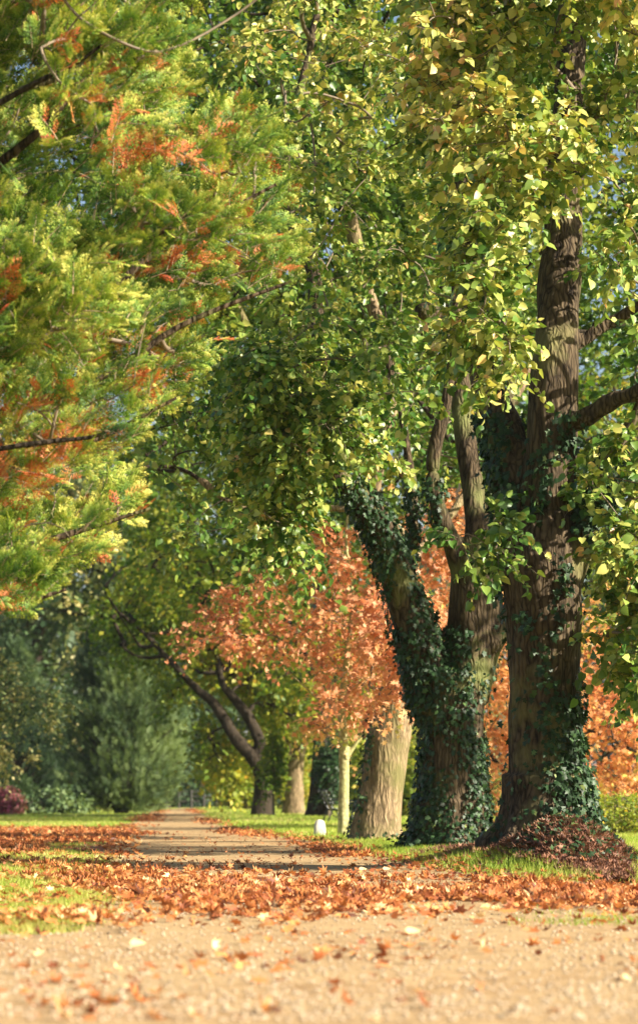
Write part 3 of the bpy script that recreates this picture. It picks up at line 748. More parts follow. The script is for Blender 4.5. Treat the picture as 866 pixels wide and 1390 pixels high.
c, r = pxc(245, 1088, 192, 40, 30, 3)
shrub('shrub', 'dark undergrowth behind the fence closing the end of the path', 'shrub', c, r, 200, M['yew'], .3, tint_by(.2, .4, .5, 89), 89, .25, tl=.9)
c, r = pxc(300, 1080, 196, 34, 34, 3)
shrub('shrub', 'grey-green bush behind the right end of the far fence', 'shrub', c, r, 160, M['blue_leaf'], .3, tint_by(.5, .4, .5, 90), 90, .25, tl=.9)
c, r = pxc(840, 1118, 48, 70, 38, 2)
shrub('shrub', 'low rounded yellow-green shrub under the orange maple at the right edge', 'shrub', c, r, 230, M['gold_leaf'], .085, tint_by(.55, .35, .8, 93), 93, .34, tl=.3)
c, r = pxc(440, 1040, 86, 12, 46, .5)
shrub('shrub', 'bushy dark ivy clump growing out over the bench from the dark trunk', 'ivy', P(446, 1040, 88), (13 / F_PX * 88, .8, 46 / F_PX * 88), 60, M['ivy'], .17, tint_by(.55, .4, .8, 94), 94, .3, tl=.4)
c, r = pxc(372, 1045, 93, 10, 52, .5)
shrub('sapling', 'thin leafy sapling in the lawn in front of the black forked trunk', 'sapling', c, r, 42, M['gold_leaf'], .17, tint_by(.35, .3, .8, 95), 95, .3, tl=.4, stems=2)
c, r = pxc(390, 1040, 150, 60, 55, 4)
shrub('shrub', 'broad yellow-green shrub filling the gap behind the black and pale trunks', 'shrub', c, r, 220, M['gold_leaf'], .24, tint_by(.55, .5, .4, 96), 96, .34, tl=.8)
c, r = pxc(640, 1080, 95, 110, 35, 3)
shrub('shrub', 'long olive hedge shrub glimpsed low between the two ivy-clad trunks', 'shrub', c, r, 200, M['dark_leaf'], .2, tint_by(.6, .4, .5, 97), 97, .34, tl=.6)
c, r = pxc(-5, 1092, 112, 34, 22, 1.5)
shrub('shrub', 'small bush with purple-pink leaves at the left edge of the lawn', 'shrub', c, r, 70, M['magenta_leaf'], .2, tint_by(.5, .6, .8, 98), 98, .3, tl=.5)
c, r = pxc(70, 1092, 116, 52, 20, 2)
shrub('shrub', 'low dark green bush at the foot of the yew beside the purple bush', 'shrub', c, r, 120, M['yew'], .22, tint_by(.6, .4, .8, 99), 99, .3, tl=.5)

# ================================================================== left: yew and tall dark trees
def yew(label, px, Y, w, top, seed, n, leafm, sz, tintf, nm='yew_tree', base=1108, lean=0, tl=1.2, prof=(.75, 1, .9, .55, .12)):
    c0 = P(px, base, Y); hh = (base - top) / F_PX * Y; W = w / F_PX * Y
    t = leafy(nm, (c0[0], c0[1], 0), label, 'tree', None)
    qq = np.random.default_rng(seed)
    tr = np.stack([np.full(12, c0[0]), np.full(12, c0[1]), np.linspace(-.1, hh * .92, 12)], -1); tr[:, 0] += np.linspace(0, lean, 12)
    mesh('trunk', [tubes(tr[None], np.linspace(.35, .05, 12)[None], 10)], M['bark_dark'], t)
    h = qq.uniform(.03, 1, n); a = qq.uniform(0, 6.283, n)
    prof = np.interp(h, [0, .15, .4, .75, 1], prof)
    rr = W * prof * (qq.uniform(.35, 1, n) ** .5) * (.8 + .4 * vnoise(np.stack([np.cos(a) * 2, np.sin(a) * 2, h * 7], -1), seed))
    tip = np.stack([c0[0] + lean * h + np.cos(a) * rr, c0[1] + np.sin(a) * rr * .8, h * hh], -1)
    st = np.stack([c0[0] + lean * h + 0 * a, c0[1] + 0 * a, np.maximum(h * hh - rr * .8, .2)], -1)
    w_ = np.linspace(0, 1, 5)[None, :, None]; path = st[:, None] * (1 - w_) + tip[:, None] * w_
    mesh('branch', [tubes(path, np.linspace(.05, .012, 5)[None].repeat(n, 0), 4)], M['bark_dark'], t)
    out = unit(tip - st)
    k = 40; m = n * k
    u = np.repeat(out, k, 0); back = qq.uniform(0, 1, (m, 1)) ** 1.3
    pos = np.repeat(tip, k, 0) - u * back * tl + qq.normal(0, .16, (m, 3)) * (1 + back)
    d = unit(u * .7 + qq.normal(0, .45, (m, 3)) + np.array([0, 0, .45]))
    nn = unit(qq.normal(0, .6, (m, 3)) + u * .6 + np.array([0, 0, .4]))
    pos[:, 2] = np.maximum(pos[:, 2], .1)
    mesh('foliage', [place(SPRAY_FAR, pos, d, nn, sz * qq.uniform(.6, 1.2, m), tintf(pos, qq))], leafm, t)
    return t
yew('broad green yew with upswept feathery sprays on the left of the path', 165, 118, 92, 770, 101, 520, M['yew'], .42, tint_by(.52, .8, .35, 101), lean=0.3)
yew('smaller paler yew whose tips overhang the path edge, right of the broad yew', 196, 128, 40, 950, 102, 190, M['yew'], .40, tint_by(.72, .5, .4, 102), lean=1.3, prof=(.25, .6, 1, .8, .15))
yew('dark yew at the left edge behind the purple bush', 20, 128, 80, 880, 103, 300, M['yew'], .42, tint_by(.3, .6, .35, 103))
simple_tree('broadleaf_tree', 'tall bluish-green tree with cream-lit leaf clumps at the far left edge', 'tree', None,
            [(40, 1105, 140, 14), (45, 1000, 140, 12), (50, 900, 140, 9), (60, 780, 140, 6), (70, 600, 140, 4)],
            [([(-120, 560), (230, 540), (270, 760), (190, 860), (110, 1000), (-20, 1040), (-130, 1000)], 132, 148, 420, 104, .44, .25)],
            M['blue_leaf'], M['bark_dark'], SMALL, .42, 7, 10, 1.9, tint_by(.45, .8, .25, 104), 104, .02, 3)
# branch of cream-lit leaves hanging into the picture from the left
simple_tree('broadleaf_tree', 'tree at the left edge with low sprays of pale olive leaves before the yews', 'tree', None,
            [(-230, 1112, 85, 14), (-225, 1040, 85, 12), (-210, 940, 85, 9), (-190, 860, 85, 6), (-170, 780, 85, 4)],
            [([(-260, 900), (-100, 840), (60, 925), (110, 935), (70, 985), (0, 970), (-100, 980)], 82, 88, 120, 105, .42, .5),
             ([(-60, 960), (0, 985), (35, 1015), (28, 1050), (5, 1040), (-60, 1000)], 84, 86, 24, 106, .3, .5)],
            M['blue_leaf'], M['bark_dark'], SMALL, .16, 7, 10, .9, tint_by(.75, .5, .4, 105), 105, .01, 2)

# ================================================================== the dark end of the path
ft = [('first of the dark trunks closing the path end, thin, at the left', 208, 190, 5, 960), ('thick dark conifer trunk closing the end of the path', 224, 186, 8, 950),
      ('dark conifer behind the fence right of the thick trunk', 254, 196, 5, 955), ('dark conifer nearest the round yellow-green shrub at the path end', 274, 192, 5, 965)]
for k, (lab, px, Y, rr, top) in enumerate(ft):
    simple_tree('conifer_tree', lab, 'tree', 'dark conifers at the end of the path',
                [(px, 1098, Y, rr), (px, 1060, Y, rr * .9), (px + 1, 1000, Y, rr * .7), (px, 940, Y, rr * .4)],
                [([(px - 26, 1050), (px - 28, top), (px, top - 60), (px + 28, top), (px + 26, 1048), (px + 5, 1062)], Y - 3, Y + 3, 130, 110 + k, .40, .4)],
                M['yew'], M['bark_dark'], SMALL, .36, 6, 9, 1.2, tint_by(.25, .5, .3, 110 + k), 110 + k, .02, 2)
def bar(a, b, w):
    a, b = np.array(a, float), np.array(b, float)
    return tubes(np.array([[a, (a + b) / 2, b]]), np.array([[w, w, w]]), 6)
fz = leafy('wooden_fence', P(265, 1097, 182) * np.array([1, 1, 0]), 'low dark post and rail fence across the far end of the path', 'fence')
for k in range(6):
    x = P(226 + k * 17, 1090, 182)[0]
    mesh('post', [bar((x, 182, -.1), (x, 182, 1.25), .09)], M['fence'], fz)
for z in (.45, .8, 1.12):
    mesh('rail', [bar((P(222, 0, 182)[0], 182.08, z), (P(315, 0, 182)[0], 182.08, z), .055)], M['fence'], fz)

# distant wood behind everything
q = np.random.default_rng(130)
n = 60000
x = q.uniform(-60, 75, n); Y = q.uniform(215, 245, n)
top = 13 + 9 * fbm(n3(x * .12, Y * .05), 7, 3) + 7 * (x > -2)
z = q.uniform(.0, 1, n) * top
W = np.stack([x, Y, z], -1)
k = fbm(W * np.array([.25, .2, .3]), 9, 2) > .38; W = W[k]; m = len(W)
tn = np.clip(.45 + (fbm(W * .08, 14, 2) - .5) * 1.1 + q.normal(0, .12, m), 0, 1)
wd = mesh('distant_wood', [place(SMALL, W, q.normal(0, 1, (m, 3)), q.normal(0, 1, (m, 3)) + np.array([.3, -.6, .5]), q.uniform(.6, 1.3, m), tn)], M['blue_leaf'])
tag(wd, 'hazy green far-off wood closing the view behind the trees', 'wood', kind='stuff')

# ================================================================== foreground conifer at the left
T0 = 18.5
Tt = leafy('conifer_tree', (*P(-330, 1150, T0)[:2], 0), 'foreground cypress at the upper left, yellow-green feathery sprays flecked with rust-red', 'tree')
T_l = [limb_px([(-330, 1240, T0, 60), (-330, 900, T0, 50), (-325, 500, T0, 40), (-320, 100, T0, 30), (-318, -300, T0, 18)])]
tips = [((-330, 480), (-150, 330), (40, 190), (130, 95), (230, 60), 17.7), ((-325, 560), (-100, 470), (100, 420), (230, 330), (375, 250), 18.0),
        ((-325, 640), (-100, 590), (120, 520), (250, 440), (400, 380), 18.3), ((-325, 700), (-100, 640), (20, 605), (120, 600), (240, 540), 17.8),
        ((-330, 800), (-150, 770), (20, 745), (110, 720), (205, 690), 18.2), ((-330, 420), (-100, 260), (0, 140), (80, 105), (150, 60), 17.3),
        ((-330, 860), (-150, 840), (-20, 820), (40, 815), (90, 800), 18.4), ((-325, 300), (-100, 120), (60, 20), (160, 0), (250, 0), 18.8)]
for a, b, c, d, e, Y in tips:
    T_l.append(limb_px([(*a, T0, 16), (*b, (T0 + Y) / 2, 10), (*c, Y, 5.5), (*d, Y, 4), (*e, Y, 2)]))
mesh('trunk', [tubes(a[None], b[None], 12) for a, b in T_l], M['bark'], Tt)
nodesT = np.vstack([l[0][::2] for l in T_l[1:]])
polyT = [(-180, -120), (235, -120), (220, 10), (200, 60), (215, 110), (205, 200), (225, 185), (270, 180), (352, 185), (356, 210), (338, 300), (305, 340), (365, 355), (380, 380),
         (345, 415), (262, 430), (255, 490), (225, 545), (185, 575), (120, 620), (100, 630), (120, 690), (165, 668), (180, 685), (150, 730), (100, 755), (55, 765), (45, 810), (10, 836), (-20, 830), (-180, 830)]
ptsT = sample(polyT, 16.7, 19.8, 1200, 141, .54, np.array([1.7, 1.7, 3.2]))
br, pts, od = grow(nodesT, ptsT, .0042, 8, sag=.02, rmax=.02)
qq = np.random.default_rng(142)
nf, ks = 4, 10                                            # fronds at each branch end, sprays along each frond
m = len(pts) * nf
g0 = unit(od * .3 + np.array([.50, -.28, .52]))           # fronds reach outward and a little up
fd = unit(np.repeat(g0, nf, 0) + qq.normal(0, .36, (m, 3)))
fn = unit(qq.normal(0, .40, (m, 3)) + np.array([.05, -.70, .60]))
fo = np.repeat(pts, nf, 0) + qq.normal(0, .07, (m, 3)); fL = .27 * qq.uniform(.55, 1.2, m)
fn = unit(fn - fd * np.sum(fn * fd, 1)[:, None]); fs = np.cross(fd, fn)
t = np.tile(np.linspace(.05, 1, ks), m); sgn = np.where(np.tile(np.arange(ks), m) % 2, 1., -1.); sgn[ks - 1::ks] = 0
R_ = lambda a: np.repeat(a, ks, 0)
pos = R_(fo) + R_(fd) * (R_(fL) * t)[:, None] + np.array([0, 0, -1.]) * (R_(fL) * .18 * t ** 2)[:, None]
dr = unit(R_(fd) * .75 + R_(fs) * (sgn * .72)[:, None] + qq.normal(0, .10, (m * ks, 3)))
nr = unit(R_(fn) + qq.normal(0, .22, (m * ks, 3)))
sz = R_(fL) * (.20 + .26 * np.sin(np.pi * np.clip(t * .8 + .15, 0, 1))) * qq.uniform(.8, 1.2, m * ks)
fr = fbm(fo * 1.2, 31, 2) * .5 + vnoise(fo * 11, 37) * .5
rust = R_(fr + qq.normal(0, .04, m)) + (.5 - t) * .12 + qq.normal(0, .03, m * ks)
tn = R_(.24 + (fbm(fo * 1.3, 32, 2) - .5) * .9 + qq.normal(0, .10, m)) + .30 * t + qq.normal(0, .05, m * ks)
tn = np.clip(tn, 0, .85); tn = np.where(rust > .675, qq.uniform(.885, 1, m * ks), tn)
SPR = tpl_spray(5, 1, 5)
mesh('foliage', [place(SPR, pos, dr, nr, sz, tn, curl=qq.normal(-.1, .25, m * ks), grad=.7)], M['cedar'], Tt)
ax3 = fo[:, None] + fd[:, None] * (fL[:, None] * np.linspace(0, .9, 4)[None])[..., None]; ax3[..., 2] -= fL[:, None] * .18 * np.linspace(0, .9, 4)[None] ** 2
mesh('twig', [tubes(ax3, np.linspace(.0045, .0015, 4)[None].repeat(m, 0), 3)], M['twig_pale'], Tt)
mesh('branch', [br], M['twig'], Tt)

# bare curved boughs crossing the top left
def bough(parent, rows, mat, name='bough'):
    a, b = limb_px(rows); mesh(name, [tubes(a[None], b[None], 8)], mat, parent)
bough(Tt, [(-60, 175, 17.2, 5), (0, 140, 17.1, 4.5), (50, 112, 17.0, 4), (105, 85, 16.9, 3), (140, 60, 16.9, 2)], M['bark_dark'])
bough(Tt, [(80, -10, 16.8, 2.2), (110, 25, 16.8, 2.2), (160, 55, 16.7, 2.2), (210, 70, 16.8, 2), (260, 55, 16.9, 1.8), (320, 20, 17, 1.6), (360, -10, 17, 1.4)], M['twig'])
bough(Tt, [(200, 325, 16.9, 3.2), (230, 310, 16.9, 3), (255, 290, 16.9, 2.4), (270, 270, 16.9, 1.6)], M['bark_dark'])
bough(Tt, [(-60, 620, 16.9, 4), (20, 606, 16.8, 3.8), (80, 598, 16.8, 3.4), (130, 592, 16.8, 2.6), (165, 575, 16.8, 1.6)], M['bark_dark'])

# ================================================================== marker stone, bench
st = P(434, 1140, D0)
bm = bmesh.new()
prof = [(0, .10), (.04, .105), (.18, .098), (.27, .090), (.32, .070), (.345, .035)]
rings = []
for z, r_ in prof:
    ring = []
    for k in range(20):
        a = 2 * math.pi * k / 20; ca, sa = math.cos(a), math.sin(a)
        e = .55
        ring.append(bm.verts.new((st[0] + math.copysign(abs(ca) ** e, ca) * r_ * 1.0, st[1] + math.copysign(abs(sa) ** e, sa) * r_ * .8, z - .01 + .004 * math.sin(3 * a + z * 20))))
    rings.append(ring)
for a, b in zip(rings, rings[1:]):
    for k in range(20): bm.faces.new((a[k], a[(k + 1) % 20], b[(k + 1) % 20], b[k]))
bm.faces.new(rings[-1])
me = bpy.data.meshes.new('marker_stone'); bm.to_mesh(me); bm.free(); me.shade_smooth()
so = link('marker_stone', me, M['stone']); tag(so, 'small white round-topped stone post on the grass left of the young tree', 'marker stone')

BY = 71.0
bx0 = P(438, 1100, BY)[0]; BZ = 0.0
bench = leafy('park_bench', (bx0 + .4, BY, 0), 'park bench seen end-on behind the young tree, its slatted back to the left', 'bench')
def side_frame(y, dx):
    def q_(pts, w):
        s = spline([(bx0 + dx + a, y, c, w) for a, c in pts], 5); return tubes(s[None, :, :3], s[None, :, 3], 6)
    return [q_([(.02, .88), (.10, .62), (.22, .42), (.26, .38)], .022), q_([(.22, .40), (.14, .2), (.06, 0)], .022),
            q_([(.22, .39), (.5, .36), (.76, .40)], .022), q_([(.76, .40), (.72, .25), (.80, .1), (.86, 0)], .022),
            q_([(.12, .60), (.3, .66), (.6, .64), (.78, .60), (.80, .52), (.74, .46), (.76, .40)], .02),
            q_([(.3, .37), (.4, .2), (.55, .2), (.68, .36)], .014), q_([(.02, .88), (-.04, .91), (-.03, .86)], .02)]
for y, dx in ((BY - .65, .05), (BY + .65, -.08)):
    mesh('side_frame', side_frame(y, dx), M['iron'], bench)
def slat(a, c, w, h):
    x0, x1 = bx0 + .05 + a, bx0 - .08 + a
    y0, y1 = BY - .72, BY + .72
    V = []
    for (x, y) in ((x0, y0), (x1, y1)):
        for sx, sz in ((-1, -1), (1, -1), (1, 1), (-1, 1)): V.append((x + sx * w, y, c + sz * h))
    return np.array(V), np.array([(0, 1, 5, 4), (1, 2, 6, 5), (2, 3, 7, 6), (3, 0, 4, 7), (0, 3, 2, 1), (4, 5, 6, 7)]), .5
mesh('backrest', [slat(.045 + .055 * k, .86 - .10 * k, .014, .038) for k in range(4)], M['slat'], bench, smooth=False)
mesh('seat', [slat(.30 + .095 * k, .415 + (.006 if k in (0, 4) else 0), .038, .014) for k in range(5)], M['slat'], bench, smooth=False)

# ================================================================== ground cover
def litter(name, x, y, size, tint, mat, seed, lift=.012, tilt=.55, label=None):
    q = np.random.default_rng(seed); n = len(x)
    pos = np.stack([x, y, hgt(x, y) + lift + np.abs(q.normal(0, .012, n))], -1)
    a = q.uniform(0, 6.283, n); d = np.stack([np.cos(a), np.sin(a), q.normal(0, .25, n)], -1)
    nn = unit(np.array([0, 0, 1.]) + q.normal(0, tilt, (n, 3)))
    nn[:, 2] = np.abs(nn[:, 2])
    o = mesh(name, [place(LOBED, pos, d, nn, size * q.uniform(.6, 1.25, n), tint, curl=q.normal(.35, .8, n), wscale=q.uniform(.5, 1, n))], mat)
    return tag(o, label, 'fallen leaves', kind='stuff')

def scat(n, d0, d1, x0, x1, seed, p=1.0):
    """uniform over the picture in width, denser near"""
    q = np.random.default_rng(seed)
    y = d0 * (d1 / d0) ** q.uniform(0, 1, n)
    t = q.uniform(0, 1, n)
    return y, t, q
# main band across the foreground
q = np.random.default_rng(201)
n = 52000
px = q.uniform(-140, 1000, n); py = 1172 + q.uniform(0, 1, n) * 98
cen = np.interp(px, [-140, 0, 250, 433, 650, 866, 1000], [1172, 1178, 1215, 1216, 1216, 1226, 1228])
hw = np.interp(px, [-140, 0, 150, 300, 433, 700, 866, 1000], [12, 14, 28, 30, 27, 17, 14, 14])
Yd = d_of(py); x = (px - CX) / F_PX * Yd
nz = fbm(n3(x * 1.3, Yd * .9), 44, 3)
dens = np.exp(-((py - cen) / hw) ** 2 * 1.8) * np.clip((nz - .34) * 4.2, 0, 1.15) * (Yd / 20) ** -1.2
k = q.uniform(0, 1, n) < dens
litter('leaf_litter', x[k], Yd[k], .085, np.clip(q.normal(.5, .26, k.sum()), 0, 1), M['litter'], 202, tilt=.9, lift=.02, label='thick drift of rust-red fallen leaves lying across the gravel in the foreground')
n = 7000
py = 1100 + 110 * q.uniform(0, 1, n); px = q.uniform(60, 760, n); Yd = d_of(py); x = (px - CX) / F_PX * Yd
k = (x > xl_of(Yd) - .1) & (x < xr_of(Yd) + .2) & (fbm(n3(x * .9, Yd * .5), 48, 3) + q.normal(0, .06, n) > .52)
litter('leaf_fragments', x[k], Yd[k], .04, np.clip(q.normal(.28, .22, k.sum()), 0, 1), M['litter'], 209, label='crumbled dark brown leaf bits trodden into the path beyond the leaf drift')
# second: thin scatter of leaves on the gravel and the near grass
n = 6500
py = 1100 + 290 * q.uniform(0, 1, n) ** .9; px = q.uniform(-80, 960, n); Yd = d_of(py); x = (px - CX) / F_PX * Yd
k = q.uniform(0, 1, n) < np.where(py > 1258, .25, .5) * np.clip((fbm(n3(x * 1.2, Yd * .6), 45, 2) - .32) * 4, .04, 1) * np.where((x > xr_of(Yd) + .3) & (py < 1200), .10, 1)
litter('scattered_leaves', x[k], Yd[k], .075, np.clip(q.normal(.55, .25, k.sum()), 0, 1), M['litter'], 203, label='loose brown leaves dotted over the sunny gravel path')
n = 5000
py = q.uniform(1165, 1275, n); px = q.uniform(-90, 200, n); Yd = d_of(py); x = (px - CX) / F_PX * Yd
k = q.uniform(0, 1, n) < np.clip((fbm(n3(x * 1.6, Yd * .9), 49, 2) - .45) * 3, .03, .5)
litter('scattered_leaves', x[k], Yd[k], .075, np.clip(q.normal(.6, .22, k.sum()), 0, 1), M['litter'], 210, lift=.04, label='orange leaves caught in the patchy grass at lower left')
n = 16000
Yd = 24 * (170 / 24) ** q.uniform(0, 1, n); sd = q.uniform(0, 1, n) < .5
x = np.where(sd, xr_of(Yd) + q.normal(-.15, .22, n), xl_of(Yd) + q.normal(.25, .30, n))
k = (fbm(n3(x * .5, Yd * .12), 50, 3) + q.normal(0, .05, n) > .47) & ((Yd > 48) | (sd & (Yd > 30)))
litter('scattered_leaves', x[k], Yd[k], .085, np.clip(q.normal(.42, .24, k.sum()), 0, 1), M['litter'], 211, label='brown leaves drifted along both edges of the receding path')
# left lane of leaves
n = 21000
py = 1123 + 40 * q.uniform(0, 1, n); px = q.uniform(-160, 230, n); Yd = d_of(py); x = (px - CX) / F_PX * Yd
e = xl_of(Yd) + .5
ok = np.clip((e - x) / .9, 0, 1) * np.clip((fbm(n3(x * .6, Yd * .35), 46, 3) - .22) * 4, 0, 1)
ok = ok * (1 - .9 * ((px > 62) & (px < 145) & (py > 1146)))
k = q.uniform(0, 1, n) < ok
litter('leaf_litter', x[k], Yd[k], .095, np.clip(q.normal(.5, .22, k.sum()), 0, 1), M['litter'], 204, label='carpet of russet leaves over the bare lane on the left of the path')
# leaves along the right verge edge
n = 2600
Yd = 19 + 45 * q.uniform(0, 1, n) ** 1.5; x = xr_of(Yd) + q.normal(.05, .22, n)
k = fbm(n3(x * .8, Yd * .4), 47, 2) > .46
litter('scattered_leaves', x[k], Yd[k], .075, np.clip(q.normal(.4, .2, k.sum()), 0, 1), M['litter'], 205, label='ragged line of leaves along the right-hand grass verge')
# mound: leaves and ivy over the roots
mxl = lambda Y: np.interp(Y, [20.6, 22.5, 26, 30], [2.28, 1.88, 1.45, 1.05])
mxr = lambda Y: np.interp(Y, [20.6, 22.5, 25, 29], [2.42, 2.68, 2.85, 3.0])
def on_mound(x, Y): return (Y > 20.6) & (Y < 29.5) & (x > mxl(Y)) & (x < mxr(Y))
n = 24000
Yd = q.uniform(20.6, 29.5, n); t_ = q.uniform(-.06, 1.04, n); x = mxl(Yd) + (mxr(Yd) - mxl(Yd)) * t_
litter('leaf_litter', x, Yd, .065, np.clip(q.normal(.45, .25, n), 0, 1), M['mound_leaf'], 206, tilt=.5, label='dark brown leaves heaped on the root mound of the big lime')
n = 1500
Yd = 26.6 + q.normal(0, 1.5, n); x = 1.55 + .10 * (24.5 - Yd) * -1 + q.normal(0, .3, n) - .1 * (Yd - 25)
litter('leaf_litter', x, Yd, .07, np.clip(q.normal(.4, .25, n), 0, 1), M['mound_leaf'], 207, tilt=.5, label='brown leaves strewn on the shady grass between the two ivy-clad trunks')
n = 1100
a = q.uniform(0, 6.283, n); rr = q.uniform(0, 1, n) ** .5
x = MX + .12 + np.cos(a) * rr * .7; Yd = MY + np.sin(a) * rr * 2.1
pos = np.stack([x, Yd, hgt(x, Yd) + .05], -1)
o = mesh('ground_ivy', [place(IVY, pos, q.normal(0, 1, (n, 3)) + np.array([0, 0, -.5]), np.array([.2, -.3, 1]) + q.normal(0, .4, (n, 3)), .065 * q.uniform(.6, 1.2, n), np.clip(q.normal(.5, .25, n), 0, 1))], M['ivy'])
tag(o, 'small-leaved ivy creeping over the leafy root mound', 'ivy', kind='stuff')

# single pale leaves that catch the eye
for (px, py, lab) in [(489, 1186, 'pale cream leaf lying on the leaf drift, left one of two side by side'), (521, 1187, 'pale cream leaf lying on the leaf drift, right one of two side by side'),
                      (146, 1184, 'cream leaf at the left end of the foreground leaf drift'), (553, 1279, 'pale yellow leaf alone on the blurred foreground gravel'),
                      (180, 1292, 'large pale yellow leaf on the blurred gravel at lower left')]:
    Yd = np.array([d_of(py)]); x = (np.array([px]) - CX) / F_PX * Yd
    pos = np.stack([x, Yd, hgt(x, Yd) + .03], -1)
    o = mesh('fallen_leaf', [place(HEART, pos, np.array([[1., .3, .25]]), np.array([[.2, -.45, .9]]), .065, np.array([1.0]), curl=np.array([.5]))], M['litter'])
    tag(o, lab, 'leaf', 'single pale fallen leaves')

# pebbles
n = 9000
py = 1128 + 262 * q.uniform(0, 1, n); px = q.uniform(-60, 930, n); Yd = d_of(py); x = (px - CX) / F_PX * Yd
k = (Yd > 7) & (x > xl_of(Yd) + .1) & (x < xr_of(Yd) - .1); x, Yd = x[k], Yd[k]; n = len(x)
oct_ = (np.array([(1, 0, 0), (0, 1, 0), (-1, 0, 0), (0, -1, 0), (0, 0, .6), (0, 0, -.6)]) * .5, np.array([(0, 1, 4), (1, 2, 4), (2, 3, 4), (3, 0, 4), (1, 0, 5), (2, 1, 5), (3, 2, 5), (0, 3, 5)]))
a = q.uniform(0, 6.28, n)
o = mesh('gravel', [place(oct_, np.stack([x, Yd, hgt(x, Yd) + .016], -1), np.stack([np.cos(a), np.sin(a), 0 * a], -1), np.array([0, 0, 1.]) + q.normal(0, .2, (n, 3)), .015 * q.uniform(.4, 1.5, n), q.uniform(0, 1, n))], M['pebble'])
tag(o, 'small pale stones scattered over the gravel path', 'gravel', kind='stuff')

# grass
def grass(name, n, pyr, pxr, keep, hh, seed, label, tm=.45):
    q = np.random.default_rng(seed)
    py = pyr[0] + (pyr[1] - pyr[0]) * q.uniform(0, 1, n); px = q.uniform(*pxr, n); Yd = d_of(py); x = (px - CX) / F_PX * Yd
    w = keep(x, Yd, px, py); k = q.uniform(0, 1, n) < w
    x, Yd = x[k], Yd[k]; n = len(x)
    a = q.uniform(0, 6.283, n)
    d = np.stack([np.cos(a) * .45, np.sin(a) * .45, np.ones(n)], -1)
    nn = np.stack([q.normal(0, 1, n), -np.ones(n), np.full(n, .2)], -1)
    h_ = hh * q.uniform(.5, 1.3, n) * (.6 + .8 * fbm(n3(x * 1.2, Yd * .7), 3, 2))
    V = np.array([(-.5, 0, 0), (.5, 0, 0), (.3, .6, .05), (0, 1, .22), (-.3, .6, .05)])
    T = (V, np.array([(0, 1, 2, 4), (4, 2, 3, 3)]))
    W, Fq, tn = place((V, np.array([(0, 1, 2, 4)])), np.stack([x, Yd, hgt(x, Yd) - .005], -1), d, nn, h_,
                      np.clip(tm + (fbm(n3(x * .8, Yd * .3), 6, 2) - .5) * .7 + q.normal(0, .15, n), 0, 1), wscale=(.006 * np.maximum(1, Yd / 26)) / h_)
    tri = (np.array([(4, 2, 3)])[None] + (np.arange(n) * 5)[:, None, None]).reshape(-1, 3)
    # quads and tips share vertices: write two face blocks over one vertex block
    o = mesh(name, [(W, Fq, tn)], M['grass'])
    me = o.data
    W2 = W.reshape(n, 5, 3)[:, [4, 2, 3]].reshape(-1, 3)
    o2 = None
    bpy.data.objects.remove(o); bpy.data.meshes.remove(me)
    o = mesh(name, [(W, Fq, tn), (W2, np.arange(n * 3).reshape(-1, 3), np.repeat(tn.reshape(n, 5)[:, 0], 3))], M['grass'])
    return tag(o, label, 'grass', kind='stuff')
mound = lambda x, y: np.where(on_mound(x, y), 0, 1)
grass('grass', 310000, (1092, 1216), (180, 1230), lambda x, Y, px, py: np.clip((x - xr_of(Y) + .25 + .5 * (fbm(n3(x * .9, Y * .5), 51, 2) - .5)) / .5, 0, 1) ** 2 * (mound(x, Y) > .35) * np.clip((Y - 18.6) / 1.2, 0, 1), .08, 301,
      'sunlit short grass of the right-hand verge and lawn under the limes', .72)
grass('grass', 130000, (1092, 1275), (-70, 230), lambda x, Y, px, py: np.clip((xl_of(Y) - x + .3 + .8 * (fbm(n3(x * .9, Y * .5), 52, 2) - .5)) / .7, 0, 1) ** 2 * np.where((py > 1123) & (py < 1162) & ~((px > 62) & (px < 145) & (py > 1146)), .05, 1) * np.where(py > 1162, 1, 1), .06, 302,
      'patchy grass on the left of the path with leaves caught in it', .78)
grass('grass', 9000, (1216, 1262), (640, 960), lambda x, Y, px, py: np.clip((px - 680) / 250, 0, 1) * np.clip((fbm(n3(x * 1.5, Y), 8, 2) - .4) * 5, 0, 1), .05, 303,
      'sparse tufts of grass poking through the leaves at lower right', .5)

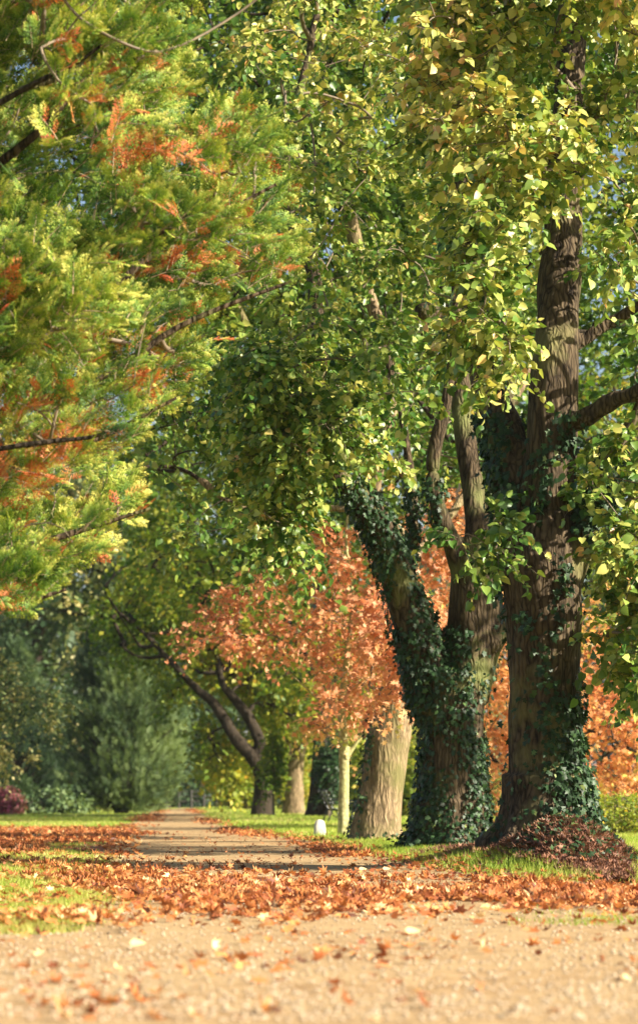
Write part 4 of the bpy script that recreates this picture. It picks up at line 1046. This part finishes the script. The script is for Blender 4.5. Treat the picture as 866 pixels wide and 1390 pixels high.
# ================================================================== the air
bm = bmesh.new(); bmesh.ops.create_cube(bm, size=1.0)
me = bpy.data.meshes.new('haze'); bm.to_mesh(me); bm.free()
hz = bpy.data.objects.new('haze', me); C.objects.link(hz); hz.scale = (3400, 2800, 45); hz.location = (0, 700, 21)
hm, hn, ho = mat_new('haze'); pv = hn.nodes.new('ShaderNodeVolumePrincipled')
pv.inputs['Color'].default_value = (.93, .96, 1, 1); pv.inputs['Density'].default_value = .00013; pv.inputs['Anisotropy'].default_value = .2
hn.links.new(pv.outputs[0], ho.inputs['Volume']); me.materials.append(hm)
tag(hz, 'thin pale autumn haze over the whole park', 'haze', kind='stuff')

# ================================================================== camera, light, sky
cam = bpy.data.cameras.new('camera'); co = bpy.data.objects.new('camera', cam); C.objects.link(co)
co.location = (0, 0, H); co.rotation_euler = (math.pi / 2, 0, 0)
cam.sensor_fit = 'VERTICAL'; cam.sensor_height = 36; cam.sensor_width = 36
cam.lens = F_PX / 1390 * 36; cam.shift_y = (HOR - 695) / 1390; cam.shift_x = 0
cam.clip_end = 4000; cam.clip_start = .1
cam.dof.use_dof = True; cam.dof.focus_distance = 25.5; cam.dof.aperture_fstop = 2.8
bpy.context.scene.camera = co

EL, AZ = math.radians(29), math.radians(22)      # height of the sun; angle in front of due right
to_sun = np.array([math.cos(EL) * math.cos(AZ), -math.cos(EL) * math.sin(AZ), math.sin(EL)])
from mathutils import Vector
sl = bpy.data.lights.new('sun', 'SUN'); so = bpy.data.objects.new('sun', sl); C.objects.link(so)
sl.energy = 5.0; sl.angle = math.radians(.53); sl.color = (1.0, .90, .74)
so.rotation_euler = Vector(to_sun).to_track_quat('Z', 'Y').to_euler(); so.location = (30, -10, 30)
w = bpy.data.worlds.new('World'); bpy.context.scene.world = w; w.use_nodes = True
nt = w.node_tree; bg = nt.nodes['Background']
sk = nt.nodes.new('ShaderNodeTexSky'); sk.sky_type = 'NISHITA'; sk.sun_disc = False
sk.sun_elevation = EL; sk.sun_rotation = math.atan2(to_sun[0], to_sun[1]); sk.dust_density = 2.0
nt.links.new(sk.outputs[0], bg.inputs[0]); bg.inputs[1].default_value = .055
sc = bpy.context.scene
sc.view_settings.view_transform = 'Standard'; sc.view_settings.look = 'None'; sc.view_settings.gamma = 1
sc.view_settings.exposure = 1.65
sc.render.engine = 'CYCLES'
sc.cycles.max_bounces = 6; sc.cycles.diffuse_bounces = 2; sc.cycles.transmission_bounces = 4; sc.cycles.glossy_bounces = 2
sc.cycles.use_denoising = True
